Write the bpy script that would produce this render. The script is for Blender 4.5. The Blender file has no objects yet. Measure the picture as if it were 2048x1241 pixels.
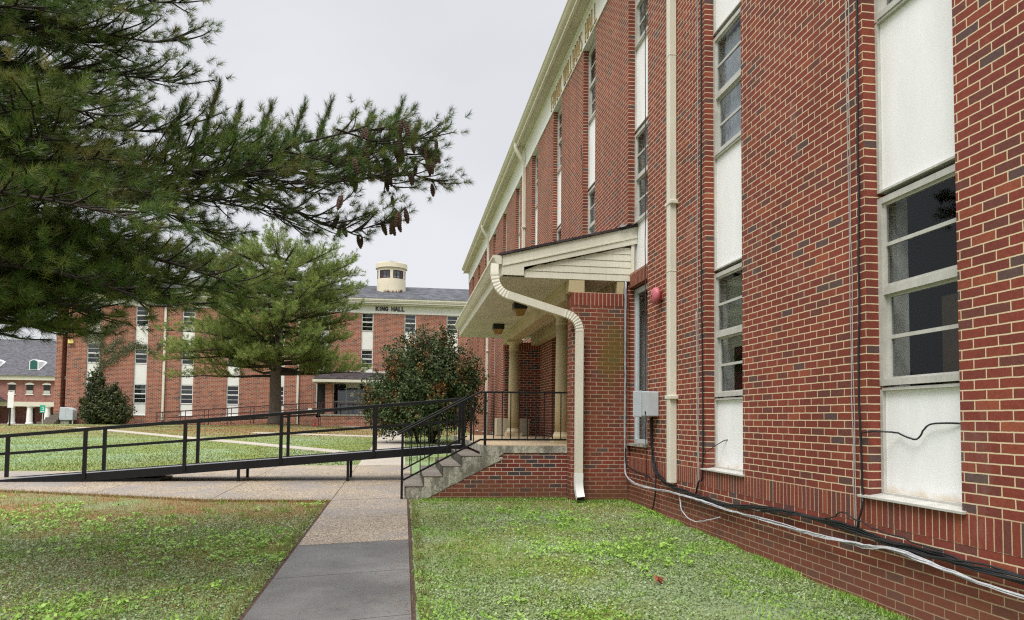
import bpy, bmesh, math, random
import numpy as np
from mathutils import Vector, Matrix

# ------------------------------------------------------------------ camera, sky, sun, exposure
sc = bpy.context.scene
COL = sc.collection
R = math.radians

def link(o):
    COL.objects.link(o)
    return o

YAW, PITCH, ROLL = math.atan(217 / 1455.0), math.atan(73.3 / 1455.0), R(0.6)
EYE = Vector((0, 0, 1.60))
fw = Vector((math.sin(YAW) * math.cos(PITCH), math.cos(YAW) * math.cos(PITCH), math.sin(PITCH)))
rt0 = Vector((math.cos(YAW), -math.sin(YAW), 0))
up0 = rt0.cross(fw)
rt = rt0 * math.cos(ROLL) + up0 * math.sin(ROLL)
up = up0 * math.cos(ROLL) - rt0 * math.sin(ROLL)
cd = bpy.data.cameras.new('camera')
cam = link(bpy.data.objects.new('camera', cd))
cam.matrix_world = Matrix(((rt.x, up.x, -fw.x, EYE.x), (rt.y, up.y, -fw.y, EYE.y), (rt.z, up.z, -fw.z, EYE.z), (0, 0, 0, 1)))
cd.sensor_width = 36.0
cd.sensor_fit = 'HORIZONTAL'
cd.lens = 1455.0 / 2048 * 36
cd.shift_x = 0.0
cd.shift_y = (766.0 - 620.5) / 2048
cd.clip_end = 3000
sc.camera = cam

SUN_EL, SUN_AZ = R(57), R(217)          # azimuth clockwise from +Y: from behind and left
wd = bpy.data.worlds.new('World')
sc.world = wd
wd.use_nodes = True
wt = wd.node_tree
wt.nodes.clear()
wo = wt.nodes.new('ShaderNodeOutputWorld')
sky = wt.nodes.new('ShaderNodeTexSky')
sky.sky_type = 'NISHITA'
sky.sun_disc = False
sky.sun_elevation = SUN_EL
sky.sun_rotation = SUN_AZ
sky.air_density = 1.0
sky.dust_density = 4.0
b1 = wt.nodes.new('ShaderNodeBackground')
b1.inputs[1].default_value = 0.06
wt.links.new(sky.outputs[0], b1.inputs[0])
tc = wt.nodes.new('ShaderNodeTexCoord')
mp = wt.nodes.new('ShaderNodeMapping')
mp.inputs['Scale'].default_value = (1.2, 1.2, 2.6)
wt.links.new(tc.outputs['Generated'], mp.inputs[0])
nz = wt.nodes.new('ShaderNodeTexNoise')
nz.inputs['Scale'].default_value = 1.3
nz.inputs['Detail'].default_value = 5
wt.links.new(mp.outputs[0], nz.inputs['Vector'])
cr = wt.nodes.new('ShaderNodeValToRGB')
cr.color_ramp.elements[0].position = 0.3
cr.color_ramp.elements[0].color = (0.385, 0.392, 0.415, 1)
cr.color_ramp.elements[1].position = 0.68
cr.color_ramp.elements[1].color = (0.462, 0.468, 0.488, 1)
wt.links.new(nz.outputs['Fac'], cr.inputs[0])
sx = wt.nodes.new('ShaderNodeSeparateXYZ')
wt.links.new(tc.outputs['Generated'], sx.inputs[0])
mr = wt.nodes.new('ShaderNodeMapRange')        # cloud deck is brightest overhead
mr.inputs['From Min'].default_value = 0.56
mr.inputs['From Max'].default_value = 0.95
mr.inputs['To Min'].default_value = 1.0
mr.inputs['To Max'].default_value = 4.6
wt.links.new(sx.outputs['Z'], mr.inputs['Value'])
b2 = wt.nodes.new('ShaderNodeBackground')
wt.links.new(cr.outputs[0], b2.inputs[0])
wt.links.new(mr.outputs[0], b2.inputs[1])
mx = wt.nodes.new('ShaderNodeMixShader')
mx.inputs[0].default_value = 0.93
wt.links.new(b1.outputs[0], mx.inputs[1])
wt.links.new(b2.outputs[0], mx.inputs[2])
wt.links.new(mx.outputs[0], wo.inputs[0])

sl = bpy.data.lights.new('sun', 'SUN')
sl.energy = 1.5
sl.angle = R(26)
sl.color = (1.0, 0.965, 0.92)
so = link(bpy.data.objects.new('sun', sl))
sd = Vector((math.sin(SUN_AZ) * math.cos(SUN_EL), math.cos(SUN_AZ) * math.cos(SUN_EL), math.sin(SUN_EL)))
so.rotation_euler = sd.to_track_quat('Z', 'Y').to_euler()
so.location = sd * 60
sc.view_settings.view_transform = 'Standard'
sc.view_settings.look = 'None'
sc.view_settings.gamma = 1
sc.view_settings.exposure = 0.9
sc.render.engine = 'CYCLES'
sc.cycles.max_bounces = 8
sc.cycles.transparent_max_bounces = 12
sc.cycles.use_denoising = False
sc.cycles.filter_width = 1.2
sc.cycles.use_adaptive_sampling = False

# ------------------------------------------------------------------ material helpers
class NT:
    def __init__(s, name):
        s.m = bpy.data.materials.new(name)
        s.m.use_nodes = True
        s.t = s.m.node_tree
        s.b = s.t.nodes['Principled BSDF']
        s.out = s.t.nodes['Material Output']
        s.geo = None
    def n(s, ty, **kw):
        nd = s.t.nodes.new(ty)
        for k, v in kw.items():
            if k in nd.inputs.keys():
                s.set(nd.inputs[k], v)
            else:
                setattr(nd, k, v)
        return nd
    def set(s, inp, v):
        if isinstance(v, bpy.types.NodeSocket):
            s.t.links.new(v, inp)
        elif isinstance(v, (tuple, list)) and len(v) == 3 and inp.type == 'RGBA':
            inp.default_value = (*v, 1)
        else:
            inp.default_value = v
    def pos(s):
        if not s.geo:
            s.geo = s.t.nodes.new('ShaderNodeNewGeometry')
        return s.geo.outputs['Position']
    def noise(s, scale, detail=4, vec=None, rough=0.6):
        nd = s.n('ShaderNodeTexNoise', Scale=scale, Detail=detail, Roughness=rough)
        s.set(nd.inputs['Vector'], vec if vec is not None else s.pos())
        return nd.outputs['Fac']
    def stretch(s, v3, vec=None):
        nd = s.n('ShaderNodeMapping')
        nd.inputs['Scale'].default_value = v3
        s.set(nd.inputs['Vector'], vec if vec is not None else s.pos())
        return nd.outputs[0]
    def ramp(s, fac, stops, interp='LINEAR'):
        nd = s.t.nodes.new('ShaderNodeValToRGB')
        e = nd.color_ramp.elements
        nd.color_ramp.interpolation = interp
        while len(e) < len(stops):
            e.new(0.5)
        for i, (p, c) in enumerate(stops):
            e[i].position = p
            if not isinstance(c, (tuple, list)):
                c = (c, c, c)
            e[i].color = (*c, 1)
        s.set(nd.inputs[0], fac)
        return nd.outputs[0]
    def mix(s, fac, a, b, mode='MIX'):
        nd = s.t.nodes.new('ShaderNodeMix')
        nd.data_type = 'RGBA'
        nd.blend_type = mode
        s.set(nd.inputs[0], fac)
        s.set(nd.inputs[6], a)
        s.set(nd.inputs[7], b)
        return nd.outputs[2]
    def math(s, op, a, b=0.0):
        nd = s.t.nodes.new('ShaderNodeMath')
        nd.operation = op
        s.set(nd.inputs[0], a)
        s.set(nd.inputs[1], b)
        return nd.outputs[0]
    def z(s):
        nd = s.t.nodes.new('ShaderNodeSeparateXYZ')
        s.set(nd.inputs[0], s.pos())
        return nd.outputs
    def bump(s, h, strength=0.3, dist=0.01):
        nd = s.n('ShaderNodeBump', Strength=strength, Distance=dist)
        s.set(nd.inputs['Height'], h)
        s.set(s.b.inputs['Normal'], nd.outputs[0])
    def fin(s, col=None, rough=0.6, spec=None, metal=None):
        if col is not None:
            s.set(s.b.inputs['Base Color'], col)
        s.set(s.b.inputs['Roughness'], rough)
        if spec is not None:
            s.b.inputs['Specular IOR Level'].default_value = spec
        if metal is not None:
            s.b.inputs['Metallic'].default_value = metal
        return s.m

def brick_mat(name, reds, mortar, dark_share=0.10, base_soil=None, moss=False, bw=0.2032, rh=0.0677, ms=0.0050, stag=True):
    k = NT(name)
    uv = k.n('ShaderNodeUVMap').outputs[0]
    wob = k.n('ShaderNodeTexNoise', Scale=11.0, Detail=4.0)
    k.set(wob.inputs['Vector'], k.pos())
    off = k.n('ShaderNodeVectorMath', operation='MULTIPLY_ADD')
    k.set(off.inputs[0], wob.outputs['Color'])
    off.inputs[1].default_value = (0.008, 0.008, 0)
    k.set(off.inputs[2], uv)
    bt = k.n('ShaderNodeTexBrick', Scale=1.0)
    k.set(bt.inputs['Vector'], off.outputs[0])
    bt.inputs['Color1'].default_value = (0, 0, 0, 1)
    bt.inputs['Color2'].default_value = (1, 1, 1, 1)
    bt.inputs['Mortar'].default_value = (0.5, 0.5, 0.5, 1)
    bt.inputs['Mortar Size'].default_value = ms
    bt.inputs['Mortar Smooth'].default_value = 0.15
    bt.inputs['Brick Width'].default_value = bw
    if not stag:
        bt.offset = 0.0
    bt.inputs['Row Height'].default_value = rh
    d = dark_share
    dk, br, r1, r2, r3 = reds
    col = k.ramp(bt.outputs['Color'], [(0.0, dk), (d, dk), (d + 0.02, br), (d + 0.07, br), (d + 0.18, r1), (0.58, r2), (0.88, r2), (1.0, r3)])
    grain = k.noise(55, 4)
    col = k.mix(0.5, col, k.ramp(grain, [(0.3, 0.62), (0.7, 1.3)]), 'MULTIPLY')
    big = k.noise(1.1, 3)
    col = k.mix(0.55, col, k.ramp(big, [(0.3, 0.72), (0.72, 1.2)]), 'MULTIPLY')
    mo = k.mix(k.noise(14, 3), mortar, tuple(c * 0.78 for c in mortar))
    col = k.mix(bt.outputs['Fac'], col, mo)
    stk = k.ramp(k.noise(1.0, 6, k.stretch((3.2, 3.2, 0.16)), 0.7), [(0.50, 0.0), (0.72, 0.42)])
    col = k.mix(stk, col, (0.085, 0.040, 0.032))
    bloom = k.ramp(k.noise(2.3, 5, k.stretch((1, 1, 0.45))), [(0.60, 0.0), (0.80, 0.20)])
    col = k.mix(bloom, col, (0.42, 0.36, 0.32))
    if base_soil:
        zz = k.z()[2]
        zn = k.math('ADD', zz, k.math('MULTIPLY', k.noise(2.4, 4), -0.75))
        col = k.mix(k.ramp(zn, [(0.0, 0.62), (0.34, 0.0)]), col, base_soil)
    if moss:
        c0 = k.mix(k.ramp(k.noise(1.6, 5, k.stretch((1, 1, 0.7))), [(0.45, 0.0), (0.65, 0.4)]), col, (0.14, 0.07, 0.026))
        ds = k.n('ShaderNodeVectorMath', operation='DISTANCE')
        k.set(ds.inputs[0], k.stretch((1.5, 1, 0.85)))
        ds.inputs[1].default_value = (3.42 * 1.5, 11.65, 2.75 * 0.85)
        dd = k.math('ADD', ds.outputs['Value'], k.math('MULTIPLY', k.noise(4.5, 5), 0.8))
        col = k.mix(k.ramp(dd, [(0.55, 0.62), (0.95, 0.0)]), c0, (0.14, 0.11, 0.02))
    k.bump(k.mix(0.25, k.ramp(bt.outputs['Fac'], [(0, 1.0), (1, 0.0)]), grain), 0.55, 0.008)
    return k.fin(col, 0.78, 0.15)

def flat_mat(name, col, rough=0.55, var=0.12, scale=3.0, metal=0.0, spec=0.4, streak=None, bump=0.0, fine=None):
    k = NT(name)
    c = k.mix(1.0, col, k.ramp(k.noise(scale, 5), [(0.28, 1 - var), (0.72, 1 + var)]), 'MULTIPLY')
    if streak:
        sn = k.noise(1.0, 6, k.stretch((22, 22, 0.9)))
        c = k.mix(k.ramp(sn, [(0.52, 0.0), (0.75, streak[1])]), c, streak[0])
    if fine:
        c = k.mix(k.ramp(k.noise(fine[0], 3), [(0.45, 0.0), (0.7, fine[2])]), c, fine[1])
    if bump:
        k.bump(k.noise(scale * 14, 4), bump, 0.004)
    return k.fin(c, rough, spec, metal)

M = {}
RED = ((0.11, 0.066, 0.062), (0.15, 0.055, 0.044), (0.185, 0.048, 0.037), (0.222, 0.053, 0.036), (0.29, 0.082, 0.046))
M['brick'] = brick_mat('red_brick', RED, (0.72, 0.585, 0.385), 0.03, (0.19, 0.080, 0.052))
M['brick_wing'] = brick_mat('mossy_brick', RED, (0.52, 0.42, 0.29), 0.05, (0.125, 0.062, 0.036), True)
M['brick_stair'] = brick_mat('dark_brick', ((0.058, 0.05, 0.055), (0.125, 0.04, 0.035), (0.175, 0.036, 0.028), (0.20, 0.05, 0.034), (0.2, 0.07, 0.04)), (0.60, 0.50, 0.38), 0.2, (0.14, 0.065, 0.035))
M['soldier'] = brick_mat('soldier_brick', RED, (0.60, 0.44, 0.29), 0.03, None, bw=0.215, stag=False)
RK = ((0.10, 0.06, 0.055), (0.18, 0.068, 0.046), (0.25, 0.078, 0.050), (0.30, 0.094, 0.060), (0.36, 0.135, 0.08))
M['brick_far'] = brick_mat('weathered_brick', RK, (0.58, 0.44, 0.33), 0.08, None, bw=0.30, rh=0.10, ms=0.0095)
M['brick_left'] = brick_mat('pale_brick', ((0.2, 0.1, 0.09), (0.26, 0.12, 0.1), (0.31, 0.125, 0.105), (0.34, 0.14, 0.12), (0.36, 0.17, 0.14)), (0.42, 0.3, 0.26), 0.05)
def panel_mat():
    k = NT('white_panel')
    zs = k.z()
    c = k.mix(1.0, (0.84, 0.84, 0.835), k.ramp(k.noise(4, 6, k.stretch((1, 1, 0.35))), [(0.3, 0.93), (0.7, 1.03)]), 'MULTIPLY')
    c = k.mix(k.ramp(k.noise(5, 6, k.stretch((3, 3, 0.5))), [(0.62, 0.0), (0.8, 0.16)]), c, (0.55, 0.54, 0.50))
    zn = k.math('ADD', zs[2], k.math('MULTIPLY', k.noise(6, 4), -0.22))
    c = k.mix(k.ramp(zn, [(0.90, 0.75), (1.20, 0.0)]), c, (0.56, 0.42, 0.22))
    k.bump(k.noise(60, 3), 0.08, 0.003)
    return k.fin(c, 0.5, 0.4)
M['panel'] = panel_mat()
M['trim'] = flat_mat('cream_trim', (0.64, 0.61, 0.51), 0.5, 0.06, 2.0, streak=((0.38, 0.34, 0.26), 0.28))
M['soffit'] = NT('ribbed_soffit')
def soffit_mat():
    k = NT('ribbed_soffit')
    w = k.n('ShaderNodeTexWave', Scale=5.2, Distortion=0.0)
    w.wave_type = 'BANDS'
    w.bands_direction = 'Y'
    w.wave_profile = 'SAW'
    k.set(w.inputs['Vector'], k.pos())
    c = k.mix(k.ramp(w.outputs['Fac'], [(0.0, 1.0), (0.10, 0.0)]), (0.56, 0.53, 0.43), (0.20, 0.18, 0.13))
    c = k.mix(1.0, c, k.ramp(k.noise(1.5, 4), [(0.3, 0.85), (0.7, 1.08)]), 'MULTIPLY')
    k.bump(w.outputs['Fac'], 0.4, 0.01)
    return k.fin(c, 0.55)
M['soffit'] = soffit_mat()
M['frieze'] = flat_mat('white_frieze', (0.74, 0.735, 0.69), 0.6, 0.05, 1.2, streak=((0.45, 0.43, 0.36), 0.25))
M['frame'] = flat_mat('window_aluminium', (0.50, 0.49, 0.45), 0.45, 0.14, 7.0, metal=0.1, streak=((0.30, 0.28, 0.23), 0.4))
M['frame_white'] = flat_mat('white_window_frame', (0.72, 0.72, 0.70), 0.5, 0.08, 4.0)
M['frame_blue'] = flat_mat('pale_blue_frame', (0.52, 0.56, 0.58), 0.4, 0.08, 5.0)
M['black'] = flat_mat('black_iron_paint', (0.007, 0.007, 0.008), 0.42, 0.25, 8.0, spec=0.28, streak=((0.03, 0.018, 0.012), 0.2), bump=0.1)
M['maroon'] = flat_mat('dark_red_iron', (0.07, 0.028, 0.026), 0.5, 0.2, 6.0)
M['cable_black'] = flat_mat('black_cable', (0.014, 0.014, 0.016), 0.4, 0.2, 12.0)
M['cable_gray'] = flat_mat('grey_cable', (0.42, 0.42, 0.43), 0.5, 0.25, 14.0)
M['cable_white'] = flat_mat('pale_wire', (0.36, 0.33, 0.31), 0.5, 0.2, 14.0)
M['bell'] = flat_mat('faded_red_paint', (0.46, 0.115, 0.14), 0.45, 0.18, 14.0)
M['box'] = flat_mat('grey_enclosure', (0.46, 0.50, 0.53), 0.42, 0.08, 6.0, streak=((0.3, 0.3, 0.3), 0.2))
M['dark'] = flat_mat('dark_plastic', (0.015, 0.014, 0.013), 0.5)
M['amber'] = flat_mat('amber_glass', (0.35, 0.20, 0.06), 0.2, 0.2, 10, spec=0.6)
M['gold'] = flat_mat('gold_letters', (0.52, 0.38, 0.17), 0.35, 0.12, 9, metal=0.3)
M['letter_dark'] = flat_mat('dark_letters', (0.035, 0.028, 0.03), 0.5)
M['shingle'] = NT('x')
def shingle_mat(name, base, sc_=1.0):
    k = NT(name)
    uv = k.n('ShaderNodeUVMap').outputs[0]
    bt = k.n('ShaderNodeTexBrick', Scale=1.0)
    k.set(bt.inputs['Vector'], uv)
    bt.inputs['Color1'].default_value = (0, 0, 0, 1)
    bt.inputs['Color2'].default_value = (1, 1, 1, 1)
    bt.inputs['Mortar'].default_value = (0.1, 0.1, 0.1, 1)
    bt.inputs['Mortar Size'].default_value = 0.012 * sc_
    bt.inputs['Brick Width'].default_value = 0.32 * sc_
    bt.inputs['Row Height'].default_value = 0.15 * sc_
    c = k.ramp(bt.outputs['Color'], [(0, tuple(x * 0.62 for x in base)), (1, tuple(x * 1.3 for x in base))])
    c = k.mix(0.5, c, k.ramp(k.noise(30, 3), [(0.3, 0.7), (0.7, 1.25)]), 'MULTIPLY')
    return k.fin(c, 0.85, 0.2)
M['shingle'] = shingle_mat('grey_shingle', (0.078, 0.082, 0.09), 1.4)
M['shingle_dark'] = shingle_mat('dark_shingle', (0.05, 0.04, 0.042))
M['shingle_left'] = shingle_mat('pale_shingle', (0.088, 0.086, 0.094), 0.7)
M['white_paint'] = flat_mat('white_paint', (0.78, 0.78, 0.76), 0.45, 0.05, 2.0)
M['cream'] = flat_mat('cream_stucco', (0.70, 0.63, 0.47), 0.7, 0.08, 1.5, streak=((0.42, 0.33, 0.22), 0.5))
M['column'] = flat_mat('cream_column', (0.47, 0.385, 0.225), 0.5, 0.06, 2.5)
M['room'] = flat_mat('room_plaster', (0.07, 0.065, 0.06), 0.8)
M['block'] = flat_mat('painted_block', (0.82, 0.82, 0.80), 0.7, 0.1, 5)
M['blind'] = flat_mat('window_blind', (0.62, 0.62, 0.58), 0.6, 0.06)
M['curtain'] = flat_mat('pale_curtain', (0.55, 0.57, 0.66), 0.8, 0.12, 6)
M['brown_board'] = flat_mat('brown_board', (0.13, 0.09, 0.055), 0.6, 0.15)
M['teal'] = flat_mat('teal_glass', (0.02, 0.11, 0.09), 0.2)
M['green_sign'] = flat_mat('green_sign', (0.02, 0.33, 0.24), 0.4)
M['blue_plastic'] = flat_mat('blue_plastic', (0.03, 0.06, 0.22), 0.4)
M['red_plastic'] = flat_mat('red_plastic', (0.28, 0.02, 0.02), 0.45)
M['yellow_metal'] = flat_mat('yellow_cover', (0.78, 0.62, 0.22), 0.5)
M['flash'] = flat_mat('lead_flashing', (0.26, 0.29, 0.30), 0.4, 0.2, 10, metal=0.5)
def glass_mat(name, tint, refl=1.0):
    k = NT(name)
    k.t.nodes.remove(k.b)
    tr = k.n('ShaderNodeBsdfTransparent')
    tr.inputs[0].default_value = (*tint, 1)
    gl = k.n('ShaderNodeBsdfGlossy', Roughness=0.03)
    gl.inputs[0].default_value = (0.95, 0.97, 1, 1)
    fr = k.n('ShaderNodeFresnel', IOR=1.55)
    bp = k.n('ShaderNodeBump', Strength=0.05, Distance=0.02)
    k.set(bp.inputs['Height'], k.noise(2.2, 2))
    k.set(gl.inputs['Normal'], bp.outputs[0])
    mxs = k.n('ShaderNodeMixShader')
    k.set(mxs.inputs[0], k.math('MULTIPLY', fr.outputs[0], refl))
    k.set(mxs.inputs[1], tr.outputs[0])
    k.set(mxs.inputs[2], gl.outputs[0])
    k.set(k.out.inputs[0], mxs.outputs[0])
    return k.m
M['glass'] = glass_mat('window_glass', (0.80, 0.83, 0.82), 0.5)
M['glass_far'] = glass_mat('dark_window_glass', (0.62, 0.66, 0.68), 1.6)

def concrete_mat(name, base, speck, sp_scale, sp_amt, var=0.2, moss=None, bump=0.3, rough=0.8, dirt=None):
    k = NT(name)
    c = k.mix(1.0, base, k.ramp(k.noise(1.4, 6), [(0.28, 1 - var), (0.72, 1 + var)]), 'MULTIPLY')
    vo = k.n('ShaderNodeTexVoronoi', Scale=sp_scale)
    k.set(vo.inputs['Vector'], k.pos())
    sp = k.ramp(vo.outputs['Color'], [(0.25, 0.35), (0.6, 1.0), (0.9, 1.7)])
    c = k.mix(sp_amt, c, sp, 'MULTIPLY')
    c = k.mix(k.ramp(k.noise(sp_scale * 0.7, 2), [(0.52, 0), (0.7, sp_amt * 0.7)]), c, speck)
    if dirt:
        c = k.mix(k.ramp(k.noise(0.9, 5), [(0.45, 0.0), (0.68, dirt[1])]), c, dirt[0])
    if moss:
        c = k.mix(k.ramp(k.noise(4.0, 9, k.stretch((1.6, 1.6, 0.7)), 0.8), [(0.46, 0.0), (0.56, moss[1])]), c, moss[0])
        c = k.mix(k.ramp(k.noise(9.0, 6), [(0.56, 0.0), (0.70, 0.4)]), c, (0.075, 0.062, 0.02))
    k.bump(k.mix(0.5, vo.outputs['Distance'], k.noise(40, 4)), bump, 0.006)
    return k.fin(c, rough, 0.35)
M['aggregate'] = concrete_mat('exposed_aggregate', (0.285, 0.225, 0.155), (0.62, 0.54, 0.42), 62, 0.9, 0.2, rough=0.55, dirt=((0.20, 0.185, 0.18), 0.75))
M['slab_dark'] = concrete_mat('wet_concrete', (0.088, 0.085, 0.080), (0.20, 0.195, 0.18), 130, 0.35, 0.32, bump=0.2, rough=0.6, dirt=((0.165, 0.160, 0.15), 0.8))
M['path_far'] = concrete_mat('pale_concrete', (0.36, 0.32, 0.26), (0.5, 0.46, 0.4), 60, 0.3, 0.12)
M['step'] = concrete_mat('mossy_concrete', (0.37, 0.355, 0.29), (0.6, 0.57, 0.5), 70, 0.5, 0.25, ((0.045, 0.042, 0.03), 0.62))
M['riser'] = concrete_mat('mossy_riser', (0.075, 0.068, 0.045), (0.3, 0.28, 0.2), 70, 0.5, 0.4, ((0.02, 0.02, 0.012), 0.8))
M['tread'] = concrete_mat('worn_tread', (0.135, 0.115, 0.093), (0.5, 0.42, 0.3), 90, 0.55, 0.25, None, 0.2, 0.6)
M['porch_floor'] = concrete_mat('porch_concrete', (0.42, 0.32, 0.20), (0.55, 0.45, 0.3), 80, 0.4, 0.18)
M['soil'] = concrete_mat('bare_soil', (0.062, 0.036, 0.024), (0.12, 0.08, 0.05), 60, 0.6, 0.3, None, 0.6, 0.95)
M['stone'] = flat_mat('veined_stone', (0.42, 0.37, 0.27), 0.7, 0.1, 3, streak=((0.2, 0.15, 0.09), 0.6))

def lawn_mat():
    k = NT('lawn_turf')
    p = k.pos()
    xyz = k.z()
    n1 = k.noise(0.55, 5)
    n2 = k.noise(2.6, 5)
    n3 = k.noise(36, 4, k.stretch((1, 0.55, 1)))
    n4 = k.noise(120, 3)
    green = k.mix(n2, (0.115, 0.145, 0.03), (0.20, 0.25, 0.06))
    grey = k.mix(n2, (0.17, 0.235, 0.135), (0.24, 0.33, 0.20))
    brown = k.mix(n2, (0.165, 0.098, 0.038), (0.26, 0.165, 0.07))
    c = k.mix(k.ramp(n1, [(0.42, 0.0), (0.60, 0.85)]), green, grey)
    # straw-brown turf where the pine drops its needles and along the far paths
    dry = k.noise(0.33, 4, k.n('ShaderNodeVectorMath', operation='ADD').outputs[0])
    yb = k.ramp(k.math('DIVIDE', xyz[1], 60.0), [(0.0, 0.15), (0.14, 0.25), (0.18, 1.0), (0.215, 1.0), (0.24, 0.15), (0.30, 0.05), (0.50, 0.05), (0.62, 0.75), (0.72, 0.85), (0.80, 0.25)])
    bm = k.math('MULTIPLY', k.ramp(k.noise(0.8, 5, None, 0.65), [(0.32, 0.0), (0.52, 1.0)]), yb)
    bm = k.math('MULTIPLY', bm, k.ramp(k.math('MULTIPLY_ADD', xyz[0], 0.1), [(0.47, 1.0), (0.53, 0.4)]))
    c = k.mix(bm, c, brown)
    c = k.mix(0.75, c, k.ramp(n3, [(0.28, 0.62), (0.7, 1.4)]), 'MULTIPLY')
    c = k.mix(0.6, c, k.ramp(n4, [(0.3, 0.68), (0.7, 1.35)]), 'MULTIPLY')
    k.bump(k.mix(0.5, n3, n4), 0.7, 0.02)
    return k.fin(c, 0.9, 0.15)
M['lawn'] = lawn_mat()

def leaf_mat(name, stops, rough=0.5, trans=0.25, spec=0.35, tcol=None, patch=None):
    k = NT(name)
    at = k.n('ShaderNodeAttribute', attribute_name='tint')
    c = k.ramp(at.outputs['Fac'], stops)
    if patch:
        c = k.mix(k.ramp(k.noise(patch[0], 4), [(patch[1], 0.0), (patch[2], 1.0)]), c, k.ramp(at.outputs['Fac'], patch[3]))
    k.fin(c, rough, spec)
    tl = k.n('ShaderNodeBsdfTranslucent')
    k.set(tl.inputs[0], c)
    ms = k.n('ShaderNodeMixShader')
    ms.inputs[0].default_value = trans
    k.set(ms.inputs[1], k.b.outputs[0])
    k.set(ms.inputs[2], tl.outputs[0])
    k.set(k.out.inputs[0], ms.outputs[0])
    return k.m
M['needle'] = leaf_mat('pine_needles', patch=(1.5, 0.52, 0.66, [(0, (0.06, 0.075, 0.016)), (0.6, (0.14, 0.145, 0.035)), (1.0, (0.26, 0.20, 0.06))]), stops=[(0, (0.030, 0.062, 0.009)), (0.5, (0.078, 0.135, 0.022)), (0.86, (0.165, 0.225, 0.05)), (0.93, (0.22, 0.18, 0.05)), (1.0, (0.22, 0.15, 0.05))], rough=0.45, trans=0.35)
M['needle_far'] = leaf_mat('pale_pine_needles', [(0, (0.095, 0.145, 0.03)), (0.5, (0.205, 0.27, 0.062)), (0.9, (0.31, 0.37, 0.115)), (1.0, (0.34, 0.29, 0.11))], 0.6, 0.35)
M['holly'] = leaf_mat('holly_leaves', [(0, (0.018, 0.036, 0.013)), (0.6, (0.06, 0.092, 0.026)), (1.0, (0.11, 0.14, 0.05))], 0.5, 0.12, 0.25,
                      None, (1.15, 0.535, 0.60, [(0, (0.05, 0.03, 0.012)), (0.5, (0.17, 0.085, 0.025)), (1, (0.33, 0.16, 0.05))]))
M['shrub'] = leaf_mat('shrub_leaves', [(0, (0.016, 0.030, 0.010)), (0.6, (0.055, 0.072, 0.02)), (1.0, (0.14, 0.13, 0.04))], 0.5, 0.2)
M['ivy'] = leaf_mat('ivy_leaves', [(0, (0.06, 0.075, 0.03)), (0.6, (0.12, 0.12, 0.06)), (1.0, (0.17, 0.20, 0.07))], 0.6, 0.2)
M['clover'] = leaf_mat('ground_cover_leaves', [(0, (0.13, 0.20, 0.045)), (0.45, (0.21, 0.29, 0.10)), (0.75, (0.28, 0.355, 0.18)), (1.0, (0.36, 0.42, 0.27))], 0.42, 0.15, 0.5)
M['bright'] = leaf_mat('bright_weeds', [(0, (0.125, 0.24, 0.03)), (0.6, (0.235, 0.41, 0.055)), (1.0, (0.38, 0.56, 0.12))], 0.5, 0.25)
M['blade'] = leaf_mat('grass_blades', [(0, (0.12, 0.16, 0.04)), (0.5, (0.21, 0.265, 0.075)), (0.75, (0.28, 0.31, 0.12)), (0.85, (0.35, 0.27, 0.12)), (1.0, (0.46, 0.34, 0.16))], 0.6, 0.25)
M['far_blade'] = leaf_mat('far_grass_blades', [(0, (0.11, 0.135, 0.035)), (0.5, (0.19, 0.235, 0.06)), (0.85, (0.26, 0.30, 0.10)), (1.0, (0.30, 0.22, 0.10))], 0.6, 0.2, 0.3, None, (0.12, 0.50, 0.60, [(0, (0.15, 0.21, 0.08)), (0.5, (0.25, 0.35, 0.16)), (1, (0.33, 0.44, 0.24))]))
M['blade_dry'] = leaf_mat('dry_grass_blades', [(0, (0.14, 0.12, 0.035)), (0.5, (0.26, 0.18, 0.06)), (1.0, (0.44, 0.29, 0.12))], 0.7, 0.2)
def bark_mat(name, a, b):
    k = NT(name)
    n = k.noise(5, 6, k.stretch((5, 5, 1.0)), 0.7)
    c = k.ramp(n, [(0.3, a), (0.7, b)])
    k.bump(n, 0.9, 0.05)
    return k.fin(c, 0.9, 0.2)
M['bark'] = bark_mat('pine_bark', (0.018, 0.014, 0.011), (0.075, 0.06, 0.048))
M['bark_far'] = bark_mat('grey_pine_bark', (0.05, 0.04, 0.033), (0.19, 0.155, 0.13))
M['twig'] = flat_mat('pine_twig', (0.06, 0.042, 0.03), 0.8, 0.2, 20)
M['cone'] = flat_mat('pine_cone', (0.085, 0.048, 0.035), 0.8, 0.35, 60)
M['leaf_red'] = flat_mat('dry_oak_leaf', (0.23, 0.055, 0.025), 0.6, 0.25, 40)
M['straw'] = leaf_mat('pine_straw', [(0, (0.12, 0.06, 0.025)), (0.6, (0.26, 0.14, 0.05)), (1.0, (0.42, 0.26, 0.11))], 0.7, 0.1)

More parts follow.
